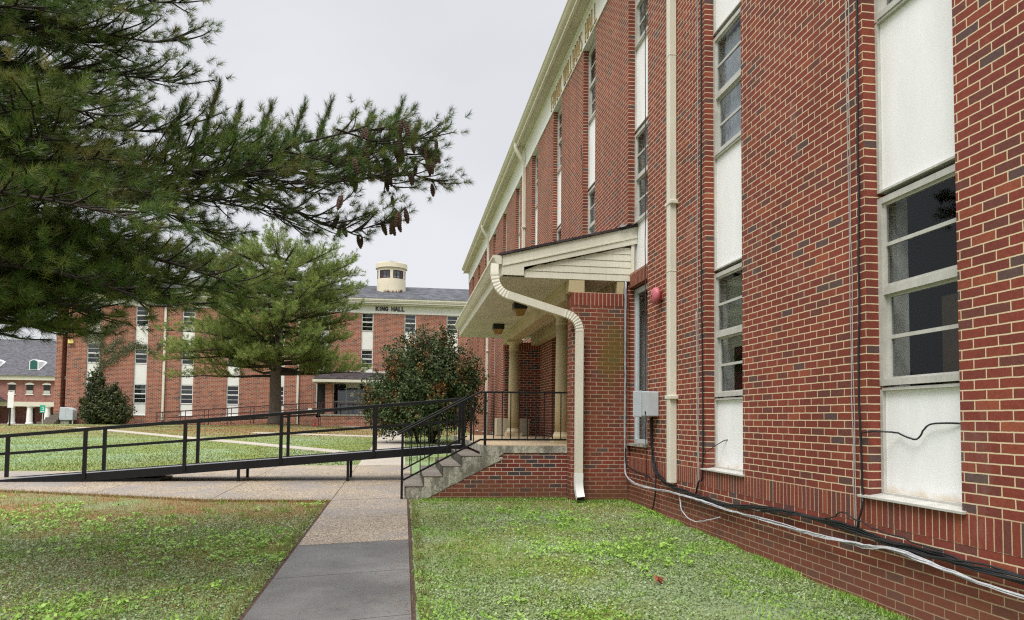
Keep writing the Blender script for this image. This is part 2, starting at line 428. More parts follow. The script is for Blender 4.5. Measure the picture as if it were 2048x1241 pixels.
# ------------------------------------------------------------------ mesh helpers
class MB:
    def __init__(s):
        s.v, s.f, s.rot, s.mi, s.refs = [], [], [], [], []
        s.ref = (0.0, 1.0)
        s.cur = 0
        s.r = False
    def add(s, vs, fs):
        o = len(s.v)
        s.v += [tuple(v) for v in vs]
        for f in fs:
            s.f.append(tuple(i + o for i in f))
            s.rot.append(s.r)
            s.refs.append(s.ref)
            s.mi.append(s.cur)
        return s
    def box(s, x0, x1, y0, y1, z0, z1):
        x0, x1 = sorted((x0, x1)); y0, y1 = sorted((y0, y1)); z0, z1 = sorted((z0, z1))
        vs = [(x0, y0, z0), (x1, y0, z0), (x1, y1, z0), (x0, y1, z0), (x0, y0, z1), (x1, y0, z1), (x1, y1, z1), (x0, y1, z1)]
        return s.add(vs, [(0, 3, 2, 1), (4, 5, 6, 7), (0, 1, 5, 4), (1, 2, 6, 5), (2, 3, 7, 6), (3, 0, 4, 7)])
    def prism(s, pts, axis, a, b):
        """pts: 2-D outline; axis 'x': pts=(y,z); 'y': pts=(x,z); 'z': pts=(x,y)"""
        def mk(p, t):
            return {'x': (t, p[0], p[1]), 'y': (p[0], t, p[1]), 'z': (p[0], p[1], t)}[axis]
        n = len(pts)
        vs = [mk(p, a) for p in pts] + [mk(p, b) for p in pts]
        fs = [tuple(range(n)), tuple(range(2 * n - 1, n - 1, -1))]
        fs += [(i, i + n, (i + 1) % n + n, (i + 1) % n) for i in range(n)]
        return s.add(vs, fs)
    def bar(s, p, q, w, h=None, up=(0, 0, 1)):
        h = h or w
        p, q = Vector(p), Vector(q)
        d = (q - p).normalized()
        u = Vector(up)
        if abs(d.dot(u)) > 0.98:
            u = Vector((0, 1, 0))
        a = d.cross(u).normalized() * (w / 2)
        b = a.cross(d).normalized() * (h / 2)
        vs = [p - a - b, p + a - b, p + a + b, p - a + b, q - a - b, q + a - b, q + a + b, q - a + b]
        return s.add(vs, [(0, 3, 2, 1), (4, 5, 6, 7), (0, 1, 5, 4), (1, 2, 6, 5), (2, 3, 7, 6), (3, 0, 4, 7)])
    def tube(s, path, rad, n=8, cap=True):
        path = [Vector(p) for p in path]
        if not isinstance(rad, (list, tuple)):
            rad = [rad] * len(path)
        rings = []
        ref = None
        for i, p in enumerate(path):
            d = (path[min(i + 1, len(path) - 1)] - path[max(i - 1, 0)])
            if d.length < 1e-9:
                d = Vector((0, 0, 1))
            d.normalize()
            if ref is None:
                ref = Vector((0, 0, 1)) if abs(d.z) < 0.9 else Vector((1, 0, 0))
            a = (ref - d * ref.dot(d))
            if a.length < 1e-6:
                a = d.orthogonal()
            a.normalize()
            ref = a
            b = d.cross(a)
            rings.append([p + (a * math.cos(2 * math.pi * j / n) + b * math.sin(2 * math.pi * j / n)) * rad[i] for j in range(n)])
        vs = [v for r_ in rings for v in r_]
        fs = []
        for i in range(len(path) - 1):
            for j in range(n):
                k = (j + 1) % n
                fs.append((i * n + j, i * n + k, (i + 1) * n + k, (i + 1) * n + j))
        if cap:
            fs.append(tuple(range(n - 1, -1, -1)))
            fs.append(tuple(range((len(path) - 1) * n, len(path) * n)))
        return s.add(vs, fs)
    def sweep(s, path, w, d, scale=None, side=(0, 1, 0)):
        """rectangular section w x d swept along a path lying roughly perpendicular to 'side'"""
        path = [Vector(p) for p in path]
        sd_ = Vector(side)
        vs = []
        for i, p in enumerate(path):
            t = (path[min(i + 1, len(path) - 1)] - path[max(i - 1, 0)]).normalized()
            a = sd_ - t * sd_.dot(t)
            a.normalize()
            b = t.cross(a).normalized()
            k = scale[i] if scale else 1.0
            for (ca, cb) in ((-1, -1), (1, -1), (1, 1), (-1, 1)):
                vs.append(p + a * (ca * d / 2 * k) + b * (cb * w / 2 * k))
        fs = []
        for i in range(len(path) - 1):
            for j in range(4):
                k = (j + 1) % 4
                fs.append((i * 4 + j, i * 4 + k, i * 4 + 4 + k, i * 4 + 4 + j))
        fs.append((3, 2, 1, 0))
        n = (len(path) - 1) * 4
        fs.append((n, n + 1, n + 2, n + 3))
        return s.add(vs, fs)
    def lathe(s, prof, c, n=20, a0=0.0):
        vs = []
        for r_, z_ in prof:
            for j in range(n):
                t = a0 + 2 * math.pi * j / n
                vs.append((c[0] + r_ * math.cos(t), c[1] + r_ * math.sin(t), c[2] + z_))
        fs = []
        for i in range(len(prof) - 1):
            for j in range(n):
                k = (j + 1) % n
                fs.append((i * n + j, i * n + k, (i + 1) * n + k, (i + 1) * n + j))
        fs.append(tuple(range(n - 1, -1, -1)))
        fs.append(tuple(range((len(prof) - 1) * n, len(prof) * n)))
        return s.add(vs, fs)
    def build(s, name, mats, parent=None, smooth=False, bevel=0.0, wpos=True, recalc=True):
        me = bpy.data.meshes.new(name)
        V = np.array(s.v, dtype=np.float64).reshape(-1, 3)
        me.from_pydata(s.v, [], s.f)
        if not isinstance(mats, (list, tuple)):
            mats = [mats]
        for m in mats:
            me.materials.append(m)
        uvl = me.uv_layers.new(name='UVMap')
        data = []
        for f, r_, rf_ in zip(s.f, s.rot, s.refs):
            p = V[list(f)]
            nrm = np.zeros(3)
            for i in range(1, len(f) - 1):
                nrm += np.cross(p[i] - p[0], p[i + 1] - p[0])
            an = np.abs(nrm)
            if an[2] > 0.98 * (np.linalg.norm(nrm) + 1e-12):
                uv = p[:, [0, 1]]
            elif an[0] > an[1]:
                uv = np.stack([p[:, 1], p[:, 2] * (1 if an[2] < 0.3 * an[0] else 1.2)], 1)
            else:
                uv = np.stack([(p[:, 0] - rf_[0]) * rf_[1], p[:, 2] * (1 if an[2] < 0.3 * an[1] else 1.2)], 1)
            if r_ is not False:
                uv = np.stack([uv[:, 1] - r_ - 0.001, uv[:, 0]], 1)
            data.append(uv)
        if data:
            uvl.data.foreach_set('uv', np.concatenate(data).astype(np.float32).ravel())
        me.polygons.foreach_set('material_index', s.mi)
        if smooth:
            me.polygons.foreach_set('use_smooth', [True] * len(s.f))
        me.validate()
        me.update()
        if recalc:
            bm = bmesh.new()
            bm.from_mesh(me)
            bmesh.ops.recalc_face_normals(bm, faces=bm.faces)
            bm.to_mesh(me)
            bm.free()
        o = link(bpy.data.objects.new(name, me))
        if parent is not None:
            o.parent = parent
            if wpos:
                par = parent
                off = Vector((0, 0, 0))
                while par is not None:
                    off += par.location
                    par = par.parent
                o.location = -off
        if bevel:
            md = o.modifiers.new('bevel', 'BEVEL')
            md.width = bevel
            md.segments = 1
            md.limit_method = 'ANGLE'
        return o

def np_mesh(name, V, k, mat, tint=None, parent=None, smooth=False):
    """V: (n*k,3) vertices of n separate k-gons"""
    V = np.asarray(V, dtype=np.float32).reshape(-1, 3)
    n = len(V) // k
    me = bpy.data.meshes.new(name)
    me.vertices.add(n * k)
    me.vertices.foreach_set('co', V.ravel())
    me.loops.add(n * k)
    me.loops.foreach_set('vertex_index', np.arange(n * k, dtype=np.int32))
    me.polygons.add(n)
    me.polygons.foreach_set('loop_start', np.arange(0, n * k, k, dtype=np.int32))
    me.update(calc_edges=True)
    me.materials.append(mat)
    if tint is not None:
        at = me.attributes.new('tint', 'FLOAT', 'FACE')
        at.data.foreach_set('value', np.asarray(tint, dtype=np.float32))
    o = link(bpy.data.objects.new(name, me))
    if parent is not None:
        o.parent = parent
        off = Vector((0, 0, 0))
        par = parent
        while par is not None:
            off += par.location
            par = par.parent
        o.location = -off
    return o

def tag(o, label=None, cat=None, group=None, kind=None):
    if label: o['label'] = label
    if cat: o['category'] = cat
    if group: o['group'] = group
    if kind: o['kind'] = kind
    return o

def thing(name, loc, label, cat, group=None):
    o = link(bpy.data.objects.new(name, None))
    o.location = loc
    o.empty_display_size = 0.2
    return tag(o, label, cat, group)

def copy_tree(o, parent=None):
    c = link(o.copy())
    if parent is not None:
        c.parent = parent
    for ch in list(o.children):
        copy_tree(ch, c)
    return c

GX = 0.0
def gz(x, y):
    z = 0.05 + 0.019 * np.minimum(np.maximum(y, -15), 45)
    t = np.clip((y - 50) / 25, 0, 1) * np.clip((-x - 25) / 8, 0, 1)
    z = z - 0.33 * t
    r2 = (x + 8.05) ** 2 + (y - 47.5) ** 2
    return z + 0.26 * np.exp(-r2 / 9.0)

# ------------------------------------------------------------------ ground
def ground():
    xs = np.concatenate([np.linspace(-500, -60, 12), np.arange(-56, 30, 1.0), np.linspace(32, 500, 12)])
    ys = np.concatenate([np.linspace(-300, -20, 8), np.arange(-16, 92, 1.0), np.linspace(100, 900, 10)])
    X, Y = np.meshgrid(xs, ys, indexing='ij')
    Z = gz(X, Y)
    rng = np.random.default_rng(1)
    Z = Z + rng.uniform(-0.006, 0.006, Z.shape)
    V = np.stack([X, Y, Z], -1).reshape(-1, 3)
    n, m = len(xs), len(ys)
    F = [(i * m + j, (i + 1) * m + j, (i + 1) * m + j + 1, i * m + j + 1) for i in range(n - 1) for j in range(m - 1)]
    me = bpy.data.meshes.new('lawn')
    me.from_pydata([tuple(v) for v in V], [], F)
    me.materials.append(M['lawn'])
    me.polygons.foreach_set('use_smooth', [True] * len(F))
    o = link(bpy.data.objects.new('lawn', me))
    tag(o, kind='structure')
ground()

def slab(mb, pts, up_=0.022, dn=0.25):
    """paving slab whose top follows the ground"""
    n = len(pts)
    top = [(x, y, float(gz(x, y)) + up_) for x, y in pts]
    bot = [(x, y, z - dn) for x, y, z in top]
    mb.add(top + bot, [tuple(range(n)), tuple(range(2 * n - 1, n - 1, -1))] + [(i, i + n, (i + 1) % n + n, (i + 1) % n) for i in range(n)])

XL, XR = -1.09, 0.085
def path_rows(mb, rows, sk=0.28, gap=0.006):
    for a, b in zip(rows[:-1], rows[1:]):
        slab(mb, [(XL, a + gap), (XR, a + sk + gap), (XR, b + sk - gap), (XL, b - gap)])
mb = MB()
path_rows(mb, [-6.0, -4.4, -2.8, -1.2, 0.4, 2.0, 3.6, 5.15, 6.62, 8.115])
o = mb.build('sidewalk', M['slab_dark'])
tag(o, kind='structure')
mb = MB()
path_rows(mb, [8.12, 9.95, 11.85])
slab(mb, [(XL, 11.865), (XR, 12.145), (XR, 14.0), (XL, 14.0)])
for a, b in [(14.012, 16.3), (16.312, 18.6)]:
    slab(mb, [(XL, a), (XR + 0.1, a), (XR + 0.1, b), (XL, b)])
slab(mb, [(-2.95, 12.02), (XL - 0.012, 11.87), (XL - 0.012, 18.55), (-2.95, 18.4)])
slab(mb, [(-5.0, 12.82), (-2.962, 12.03), (-2.962, 18.38), (-5.0, 17.6)])
slab(mb, [(-7.0, 13.55), (-5.012, 12.83), (-5.012, 17.58), (-7.0, 16.9)])
slab(mb, [(-9.5, 14.4), (-7.012, 13.56), (-7.012, 16.88), (-9.5, 17.0)])
slab(mb, [(-14.0, 15.5), (-9.512, 14.41), (-9.512, 17.0), (-14.0, 17.6)])
o = mb.build('paved_path', M['aggregate'])
tag(o, kind='structure')
mb = MB()
ys = [18.612, 21.5, 24.5, 27.5, 30.5, 33.5, 36.5, 40, 44.0]
for a, b in zip(ys[:-1], ys[1:]):
    slab(mb, [(XL, a + 0.006), (XR, a + 0.006), (XR, b - 0.006), (XL, b - 0.006)], 0.02)
slab(mb, [(-1.9, 44.2), (0.3, 44.2), (-1.9, 57.4), (-4.6, 57.4)], 0.022)
dg = [(-1.1, 21.8), (-2.73, 24.2), (-7.03, 29.6), (-10.23, 33.6), (-17.3, 42.6), (-27.0, 55.0), (-36, 66)]
for (a, b) in zip(dg[:-1], dg[1:]):
    slab(mb, [(a[0], a[1]), (a[0], a[1] + 1.25), (b[0], b[1] + 1.25), (b[0], b[1])], 0.018)
slab(mb, [(-7.5, 37.9), (-1.1, 34.4), (-1.1, 35.7), (-7.5, 39.2)], 0.016)
slab(mb, [(-46, 56.5), (-27.2, 57.2), (-27.2, 58.6), (-46, 58.4)], 0.02)
o = mb.build('far_path', M['path_far'])
tag(o, kind='structure')
mb = MB()
rr = random.Random(4)
def soil_run(x, y0, y1, w):
    pts_a, pts_b = [], []
    y = y0
    while y <= y1:
        pts_a.append((x - w * (0.4 + 0.6 * rr.random()), y))
        pts_b.append((x + w * (0.4 + 0.6 * rr.random()), y))
        y += 0.16
    n = len(pts_a)
    vs = [(p[0], p[1], float(gz(*p)) + 0.010) for p in pts_a] + [(p[0], p[1], float(gz(*p)) + 0.010) for p in pts_b]
    mb.add(vs, [(i, n + i, n + i + 1, i + 1) for i in range(n - 1)])
soil_run(XR + 0.015, -3, 12.0, 0.034)
soil_run(XL - 0.015, -3, 11.8, 0.036)
for i in range(60):                                   # ragged edge in front of the cross path
    t = i / 59
    pass
o = mb.build('soil_strip', M['soil'])
tag(o, kind='structure')

# ------------------------------------------------------------------ lettering
GL = {
 'F': [(.1, 0, .1, 1, 1), (.1, .97, .62, .97, .6), (.1, .52, .5, .52, .6)],
 'R': [(.1, 0, .1, 1, 1), (.1, .97, .45, .97, .6), (.45, .97, .6, .85, .9), (.6, .85, .6, .65, 1), (.6, .65, .45, .52, .9), (.1, .52, .45, .52, .6), (.38, .52, .66, 0, 1)],
 'A': [(.02, 0, .34, 1, .55), (.34, 1, .68, 0, 1), (.13, .32, .55, .32, .55)],
 'N': [(.08, 0, .08, 1, .6), (.08, 1, .62, 0, 1), (.62, 0, .62, 1, .6)],
 'K': [(.1, 0, .1, 1, 1), (.1, .42, .6, 1, .6), (.25, .58, .66, 0, 1)],
 'W': [(.0, 1, .2, 0, 1), (.2, 0, .4, 1, .55), (.4, 1, .6, 0, 1), (.6, 0, .8, 1, .55)],
 'I': [(.2, 0, .2, 1, 1)],
 'L': [(.1, 0, .1, 1, 1), (.1, .03, .58, .03, .6)],
 'M': [(.06, 0, .06, 1, .6), (.06, 1, .4, .05, 1), (.4, .05, .74, 1, .6), (.74, 0, .74, 1, 1)],
 'S': [(.56, .86, .45, .96, .7), (.45, .96, .22, .96, .7), (.22, .96, .1, .8, .9), (.1, .8, .18, .6, 1), (.18, .6, .48, .42, 1), (.48, .42, .58, .22, 1), (.58, .22, .46, .05, .9), (.46, .05, .2, .03, .7), (.2, .03, .08, .16, .7)],
 'H': [(.1, 0, .1, 1, 1), (.62, 0, .62, 1, 1), (.1, .5, .62, .5, .6)],
 'G': [(.62, .82, .5, .95, 1), (.5, .95, .26, .95, 1), (.26, .95, .1, .75, 1), (.1, .75, .1, .25, 1), (.1, .25, .26, .05, 1), (.26, .05, .5, .05, 1), (.5, .05, .62, .2, 1), (.62, .2, .62, .48, 1), (.62, .45, .4, .45, 1)],
}
GW = {'I': .4, 'W': .86, 'M': .86, 'L': .62, 'F': .66, ' ': .5}
def text_mesh(mb, text, put, h, thick, serif, uniform=False, track=0.12, dep=0.02):
    """put(u, v, d) maps text-plane metres (u along, v up, d out) to world"""
    x = 0
    eps = 0
    for ch in text:
        for st in GL.get(ch, []):
            x0, y0, x1, y1, w = st
            w = (1 if uniform else w) * thick
            p, q = Vector((x + x0, y0)), Vector((x + x1, y1))
            d = (q - p).normalized()
            if uniform:
                p = p - d * thick * 0.3
                q = q + d * thick * 0.3
            a = Vector((-d.y, d.x)) * w / 2
            eps = (eps + 1) % 9
            o_ = dep + eps * 0.0004
            cs = [p - a, q - a, q + a, p + a]
            vs = [put(c.x * h, c.y * h, 0.0) for c in cs] + [put(c.x * h, c.y * h, o_) for c in cs]
            mb.add(vs, [(0, 1, 2, 3), (7, 6, 5, 4), (0, 4, 5, 1), (1, 5, 6, 2), (2, 6, 7, 3), (3, 7, 4, 0)])
            if serif:
                for (ex, ey) in ((x0, y0), (x1, y1)):
                    if ey in (0, 1) and abs(x1 - x0) < 0.4:
                        eps = (eps + 1) % 9
                        o_ = dep + eps * 0.0004
                        y2 = ey + (0.045 if ey == 0 else -0.045)
                        cs = [Vector((x + ex - .11, ey)), Vector((x + ex + .11, ey)), Vector((x + ex + .11, y2)), Vector((x + ex - .11, y2))]
                        vs = [put(c.x * h, c.y * h, 0.0) for c in cs] + [put(c.x * h, c.y * h, o_) for c in cs]
                        mb.add(vs, [(0, 1, 2, 3), (7, 6, 5, 4), (0, 4, 5, 1), (1, 5, 6, 2), (2, 6, 7, 3), (3, 7, 4, 0)])
        x += GW.get(ch, .72) + track
    return x * h

# ------------------------------------------------------------------ windows (local: x along, z up, -y outwards)
def make_window(w, h, frame_m, glass_m, parent, interior=None, fr=0.05, dh=True):
    mb = MB()
    D = 0.07
    mb.box(0, fr, -0.02, D, 0, h).box(w - fr, w, -0.02, D, 0, h)
    mb.box(fr, w - fr, -0.02, D, h - fr, h).box(fr, w - fr, -0.035, D, 0, fr)
    mid = h * 0.5
    mb.box(fr, w - fr, -0.008, 0.03, mid - 0.03, mid + 0.032)
    fr2 = 0.028
    for (z0, z1, y0) in ((mid + 0.032, h - fr, 0.0), (fr, mid - 0.03, 0.03)):
        mb.box(fr, fr + fr2, y0, y0 + 0.028, z0, z1).box(w - fr - fr2, w - fr, y0, y0 + 0.028, z0, z1)
        zc = (z0 + z1) / 2
        mb.box(fr + fr2, w - fr - fr2, y0, y0 + 0.026, zc - 0.015, zc + 0.015)
        mb.box(fr + fr2, w - fr - fr2, y0 + 0.001, y0 + 0.027, z0, z0 + 0.022)
        mb.box(fr + fr2, w - fr - fr2, y0 + 0.001, y0 + 0.027, z1 - 0.022, z1)
    o = mb.build('window', frame_m, parent, wpos=False)
    g = MB()
    for (z0, z1, y0) in ((mid + 0.032, h - fr, 0.012), (fr, mid - 0.03, 0.042)):
        g.add([(fr, y0, z0), (w - fr, y0, z0), (w - fr, y0, z1), (fr, y0, z1)], [(0, 1, 2, 3)])
    gl = g.build('pane', glass_m, o, wpos=False, recalc=False)
    return o

def add_blind(win, w, z0, z1, mat, y=0.12, slats=True, x0=0.06, name='blind'):
    mb = MB()
    if slats:
        z = z1
        while z > z0:
            mb.add([(x0, y, z), (w - 0.06, y, z), (w - 0.06, y + 0.03, z - 0.028), (x0, y + 0.03, z - 0.028)], [(0, 1, 2, 3)])
            z -= 0.034
    else:
        n = 14
        vs = []
        for i in range(n + 1):
            x = x0 + (w - 0.06 - x0) * i / n
            yy = y + 0.02 * math.sin(i * 2.1)
            vs += [(x, yy, z0), (x, yy, z1)]
        mb.add(vs, [(2 * i, 2 * i + 2, 2 * i + 3, 2 * i + 1) for i in range(n)])
    return mb.build(name, mat, win, wpos=False)

# ------------------------------------------------------------------ the long brick hall on the right
WX = 3.70
P0, PER, OPW = 4.39, 3.165, 0.985
KS = list(range(-2, 12))
YEND, YBEG = 42.4, -6.0
FL = [(1.90, 3.43), (4.91, 6.44), (7.93, 9.46)]
hall = thing('brick_hall', (5.5, 18, 0.3), 'long three storey red brick hall with gold serif lettering on its white frieze', 'building')
mb = MB()
mb.box(WX, WX + 0.35, YBEG, YEND, -0.4, 0.80)
edges = [YBEG]
for k in KS:
    edges += [P0 + PER * k, P0 + PER * k + OPW]
edges.append(YEND)
mb.ref = (WX - 0.002, 0.72)
for i in range(0, len(edges), 2):
    a, b = edges[i], edges[i + 1]
    mb.box(WX, WX + 0.18, a, b, 1.015, 9.52)
y2 = P0 + 2 * PER
mb.box(WX + 0.02, WX + 0.35, y2, y2 + OPW, 1.015, 1.19)
mb.box(WX + 0.36, 16.0, YEND - 0.35, YEND, -0.4, 9.6)
mb.box(15.65, 16.0, YBEG, YEND - 0.36, -0.4, 9.6)
mb.box(WX + 0.36, 15.6, YBEG, YBEG + 0.35, -0.4, 9.6)
mb.build('wall', M['brick'], hall)
mb = MB()
mb.r = 0.80
mb.box(WX - 0.002, WX + 0.18, YBEG, YEND, 0.80, 1.015)
mb.r = 3.82
mb.box(WX + 0.018, WX + 0.18, y2, y2 + OPW, 3.82, 4.05)
mb.build('soldier_course', M['soldier'], hall)
mb = MB()
y = YBEG
while y < YEND:
    y1 = min(y + 2.4, YEND)
    mb.box(WX - 0.025, WX + 0.3, y + 0.004, y1 - 0.004, 9.522, 10.12)
    y = y1
mb.box(WX - 0.055, WX + 0.3, YBEG, YEND, 10.12, 10.19)
mb.build('frieze', M['frieze'], hall)
mb = MB()
mb.box(3.435, WX + 0.3, YBEG, YEND + 0.2, 10.195, 10.215)
mb.build('soffit', M['soffit'], hall)
mb = MB()
mb.prism([(3.40, 10.20), (3.37, 10.20), (3.37, 10.175), (3.434, 10.175), (3.434, 10.42), (3.40, 10.42)], 'y', YBEG, YEND + 0.22)
mb.build('fascia', M['trim'], hall)
mb = MB()
mb.prism([(3.398, 10.345), (3.34, 10.345), (3.315, 10.37), (3.30, 10.41), (3.275, 10.43), (3.275, 10.46), (3.30, 10.46), (3.398, 10.46)], 'y', YBEG, YEND + 0.24)
mb.build('gutter', M['trim'], hall)
mb = MB()
mb.prism([(3.30, 10.47), (10, 12.1), (16.4, 10.47), (16.4, 10.40), (10, 12.0), (3.436, 10.40)], 'y', YBEG - 0.2, YEND + 0.25)
mb.build('roof', M['shingle'], hall)
# interior: floors, ceilings, back wall, painted block inside faces of the piers
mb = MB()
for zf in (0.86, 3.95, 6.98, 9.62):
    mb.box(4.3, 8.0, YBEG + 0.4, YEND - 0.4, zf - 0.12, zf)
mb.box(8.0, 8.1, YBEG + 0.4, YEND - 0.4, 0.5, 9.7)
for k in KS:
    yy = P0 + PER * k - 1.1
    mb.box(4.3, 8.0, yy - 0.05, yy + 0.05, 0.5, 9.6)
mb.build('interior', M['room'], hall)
mb = MB()
for i in range(0, len(edges), 2):
    a, b = edges[i] , edges[i + 1]
    mb.box(WX + 0.19, WX + 0.36, a - (0 if i == 0 else 0.03), b + 0.03, 0.9, 9.5)
mb.build('inner_wall', M['block'], hall)
wproto = None
RECX = 3.83
rw = random.Random(11)
def place_win(proto, k, n, first=False):
    o = proto if first else copy_tree(proto, hall)
    o.location = Vector((RECX, P0 + PER * k + OPW, FL[n][0])) - hall.location
    o.rotation_euler = (0, 0, -math.pi / 2)
    return o
WH = FL[0][1] - FL[0][0]
wproto = make_window(OPW, WH, M['frame'], M['glass'], hall)
used = False
panel_mb = {}
for k in KS:
    y0 = P0 + PER * k
    for n in range(3):
        if k == 2 and n == 0:
            continue
        o = place_win(wproto, k, n, not used)
        used = True
        if (k, n) == (0, 0):
            b_ = MB().box(0.16, 0.62, 0.42, 0.45, 0.0, 0.72).build('stored_board', M['brown_board'], o, wpos=False)
        elif (k, n) == (1, 0):
            add_blind(o, OPW, 0.62, WH - 0.08, M['blind'])
        elif n == 1 and k in (1, 3):
            add_blind(o, OPW * 0.62, 0.05, WH - 0.08, M['curtain'], 0.10, False)
        elif rw.random() < 0.45:
            add_blind(o, OPW, WH * rw.choice((0.05, 0.5, 0.3)), WH - 0.08, M['blind'])
    # panels between the windows
    spans = [(1.055, 1.86), (3.485, 4.885), (6.50, 7.905)]
    for n, (z0, z1) in enumerate(spans):
        if k == 2 and n == 0:
            continue
        if k == 2 and n == 1:
            z0 = 4.055
        p = MB().box(RECX + 0.006, RECX + 0.06, y0 + 0.002, y0 + OPW - 0.035, z0, z1).build('panel', M['panel'], hall)
        t = MB()
        t.box(RECX - 0.02, RECX + 0.05, y0 + OPW - 0.034, y0 + OPW - 0.002, z0 - 0.01, z1 + 0.012)
        t.box(RECX - 0.025, RECX + 0.05, y0 + 0.002, y0 + OPW - 0.035, z1 + 0.001, z1 + 0.024)
        if n > 0 or k != 2:
            t.box(RECX - 0.035, RECX + 0.05, y0 + 0.002, y0 + OPW - 0.036, z0 - 0.018, z0 - 0.001)
        t.build('panel_trim', M['frame'], p)
    if k != 2:
        s_ = MB().prism([(WX - 0.035, 1.004), (WX - 0.035, 1.020), (RECX + 0.03, 1.045), (RECX + 0.03, 1.018), (WX - 0.004, 1.017), (WX - 0.004, 1.004)], 'y', y0 - 0.04, y0 + OPW + 0.10)
        s_.build('sill', M['frame'], hall)
# tall side window beside the porch
mb = MB()
SX = RECX - 0.02
mb.box(SX, SX + 0.06, y2 + OPW - 0.07, y2 + OPW - 0.002, 1.235, 3.79)
mb.box(SX, SX + 0.06, y2 + 0.002, y2 + 0.06, 1.235, 3.79)
mb.box(SX, SX + 0.06, y2 + 0.06, y2 + OPW - 0.07, 1.235, 1.30)
mb.box(SX, SX + 0.06, y2 + 0.06, y2 + OPW - 0.07, 3.70, 3.79)
mb.box(SX + 0.02, SX + 0.05, y2 + OPW - 0.15, y2 + OPW - 0.072, 1.30, 3.70)
o = mb.build('side_window', M['frame_blue'], hall)
MB().add([(SX + 0.03, y2 + 0.06, 1.30), (SX + 0.03, y2 + OPW - 0.07, 1.30), (SX + 0.03, y2 + OPW - 0.07, 3.70), (SX + 0.03, y2 + 0.06, 3.70)], [(3, 2, 1, 0)]).build('pane', M['glass'], o, recalc=False)
MB().box(WX - 0.04, RECX + 0.05, y2 - 0.01, y2 + OPW, 1.192, 1.232).build('sill', M['step'], hall)
# gold lettering
mb = MB()
LW = text_mesh(MB(), 'FRANK WILLIAMS HALL', lambda u, v, d: (0, 0, 0), 1.0, .1, True)
LH = 0.40
su = 4.5 / (LW * LH)
off = 0.0
for word in ('FRANK', 'WILLIAMS', 'HALL'):
    mb = MB()
    wl_ = text_mesh(mb, word, lambda u, v, d: (WX - 0.026 - d, 18.15 - (off + u) * su, 9.57 + v), LH, 0.105, True)
    mb.build('lettering', M['gold'], hall)
    off += wl_ + (GW[' '] + 0.12) * LH

def downspout(y, zb, parent, x=3.645, w=0.132, d=0.10, top=10.2):
    mb = MB()
    pts = [(3.36, y, 10.30), (3.36, y, 10.18), (3.40, y, 10.06), (x - 0.04, y, 9.72), (x, y, 9.60), (x, y, 9.4), (x, y, zb)]
    mb.sweep(pts, d, w, [0.9, 1, 1.05, 1.05, 1.04, 1, 1])
    for zz in (7.6, 4.6, 1.9):
        if zz > zb:
            mb.box(x - 0.06, WX - 0.001, y - 0.11, y + 0.11, zz, zz + 0.05)
    z = zb + 2.9
    while z < 9.2:
        mb.box(x - d / 2 - 0.004, x + d / 2 + 0.003, y - w / 2 - 0.005, y + w / 2 + 0.005, z, z + 0.02)
        z += 3.05
    return mb.build('downspout', M['trim'], parent, bevel=0.006)
downspout(9.56, 0.76, hall)
downspout(22.3, 0.5, hall)
downspout(32.1, 0.7, hall)

# ------------------------------------------------------------------ entrance porch
porch = thing('entrance_porch', (2.6, 15.5, 0.3), 'cream canopy porch with brick wing walls, columns and concrete steps against the near hall', 'porch')
PX, PY0, PY1, PZ = 2.723, 11.65, 19.95, 1.165
def wing(y0, y1, mat):
    mb = MB()
    mb.box(PX, WX - 0.002, y0, y1, -0.3, 3.50)
    w = mb.build('wing_wall', mat, porch)
    mb = MB()
    mb.r = 3.50
    mb.box(PX - 0.003, WX - 0.002, y0 - 0.003, y1 + 0.003, 3.50, 3.715)
    mb.build('coping', M['soldier'], w)
wing(PY0, PY0 + 0.30, M['brick_wing'])
wing(PY1 - 0.30, PY1, M['brick_stair'])  # darker stair brick here puts the porch shade into the far wing's colour
SY = 11.952
mb = MB()
# brick wall under the steps and floor: follows the slope of the flight
mb.prism([(0.20, -0.3), (PX - 0.002, -0.3), (PX - 0.002, 1.045), (1.60, 1.045), (0.20, 0.20)], 'y', SY, SY + 0.3)
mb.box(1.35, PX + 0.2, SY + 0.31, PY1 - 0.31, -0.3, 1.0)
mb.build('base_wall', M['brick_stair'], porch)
mb = MB()
mb.box(1.30, WX - 0.003, SY - 0.012, PY1 - 0.302, 1.047, PZ)
mb.prism([(1.302, 1.046), (1.302, 0.99), (1.24, 0.93), (1.20, 0.80), (1.40, 0.86), (1.66, 1.046)], 'y', SY - 0.011, SY + 0.4)
o = mb.build('floor_slab', M['step'], porch)
MB().box(1.33, WX - 0.004, SY + 0.02, PY1 - 0.31, PZ, PZ + 0.004).build('floor_finish', M['porch_floor'], o)
SX_ = [(0.055, 0.503), (0.352, 0.664), (0.66, 0.826), (0.972, 0.993)]
for i, (x, z) in enumerate(SX_):
    zb = z - 0.162
    x2 = SX_[i + 1][0] + 0.05 if i < 3 else 1.35
    nx = x2 + 0.30
    mb = MB()
    # step body whose underside runs parallel to the flight on its visible side
    mb.prism([(x, zb), (x, z - 0.004), (x2 - 0.052, z - 0.004), (x2 - 0.052, z - 0.004), (nx, z - 0.02), (nx, zb + 0.10), (x + 0.24, zb - 0.10), (x, zb - (0.14 if i == 0 else 0.02))], 'y', SY - 0.006 - i * 0.0015, 14.62 + i * 0.0015)
    s_ = mb.build('step', M['step'], porch, bevel=0.012)
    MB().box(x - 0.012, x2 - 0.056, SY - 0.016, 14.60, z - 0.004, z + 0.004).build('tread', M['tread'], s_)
    MB().box(x - 0.008, x + 0.01, SY - 0.002, 14.60, zb + 0.006, z - 0.005).build('riser', M['riser'], s_)
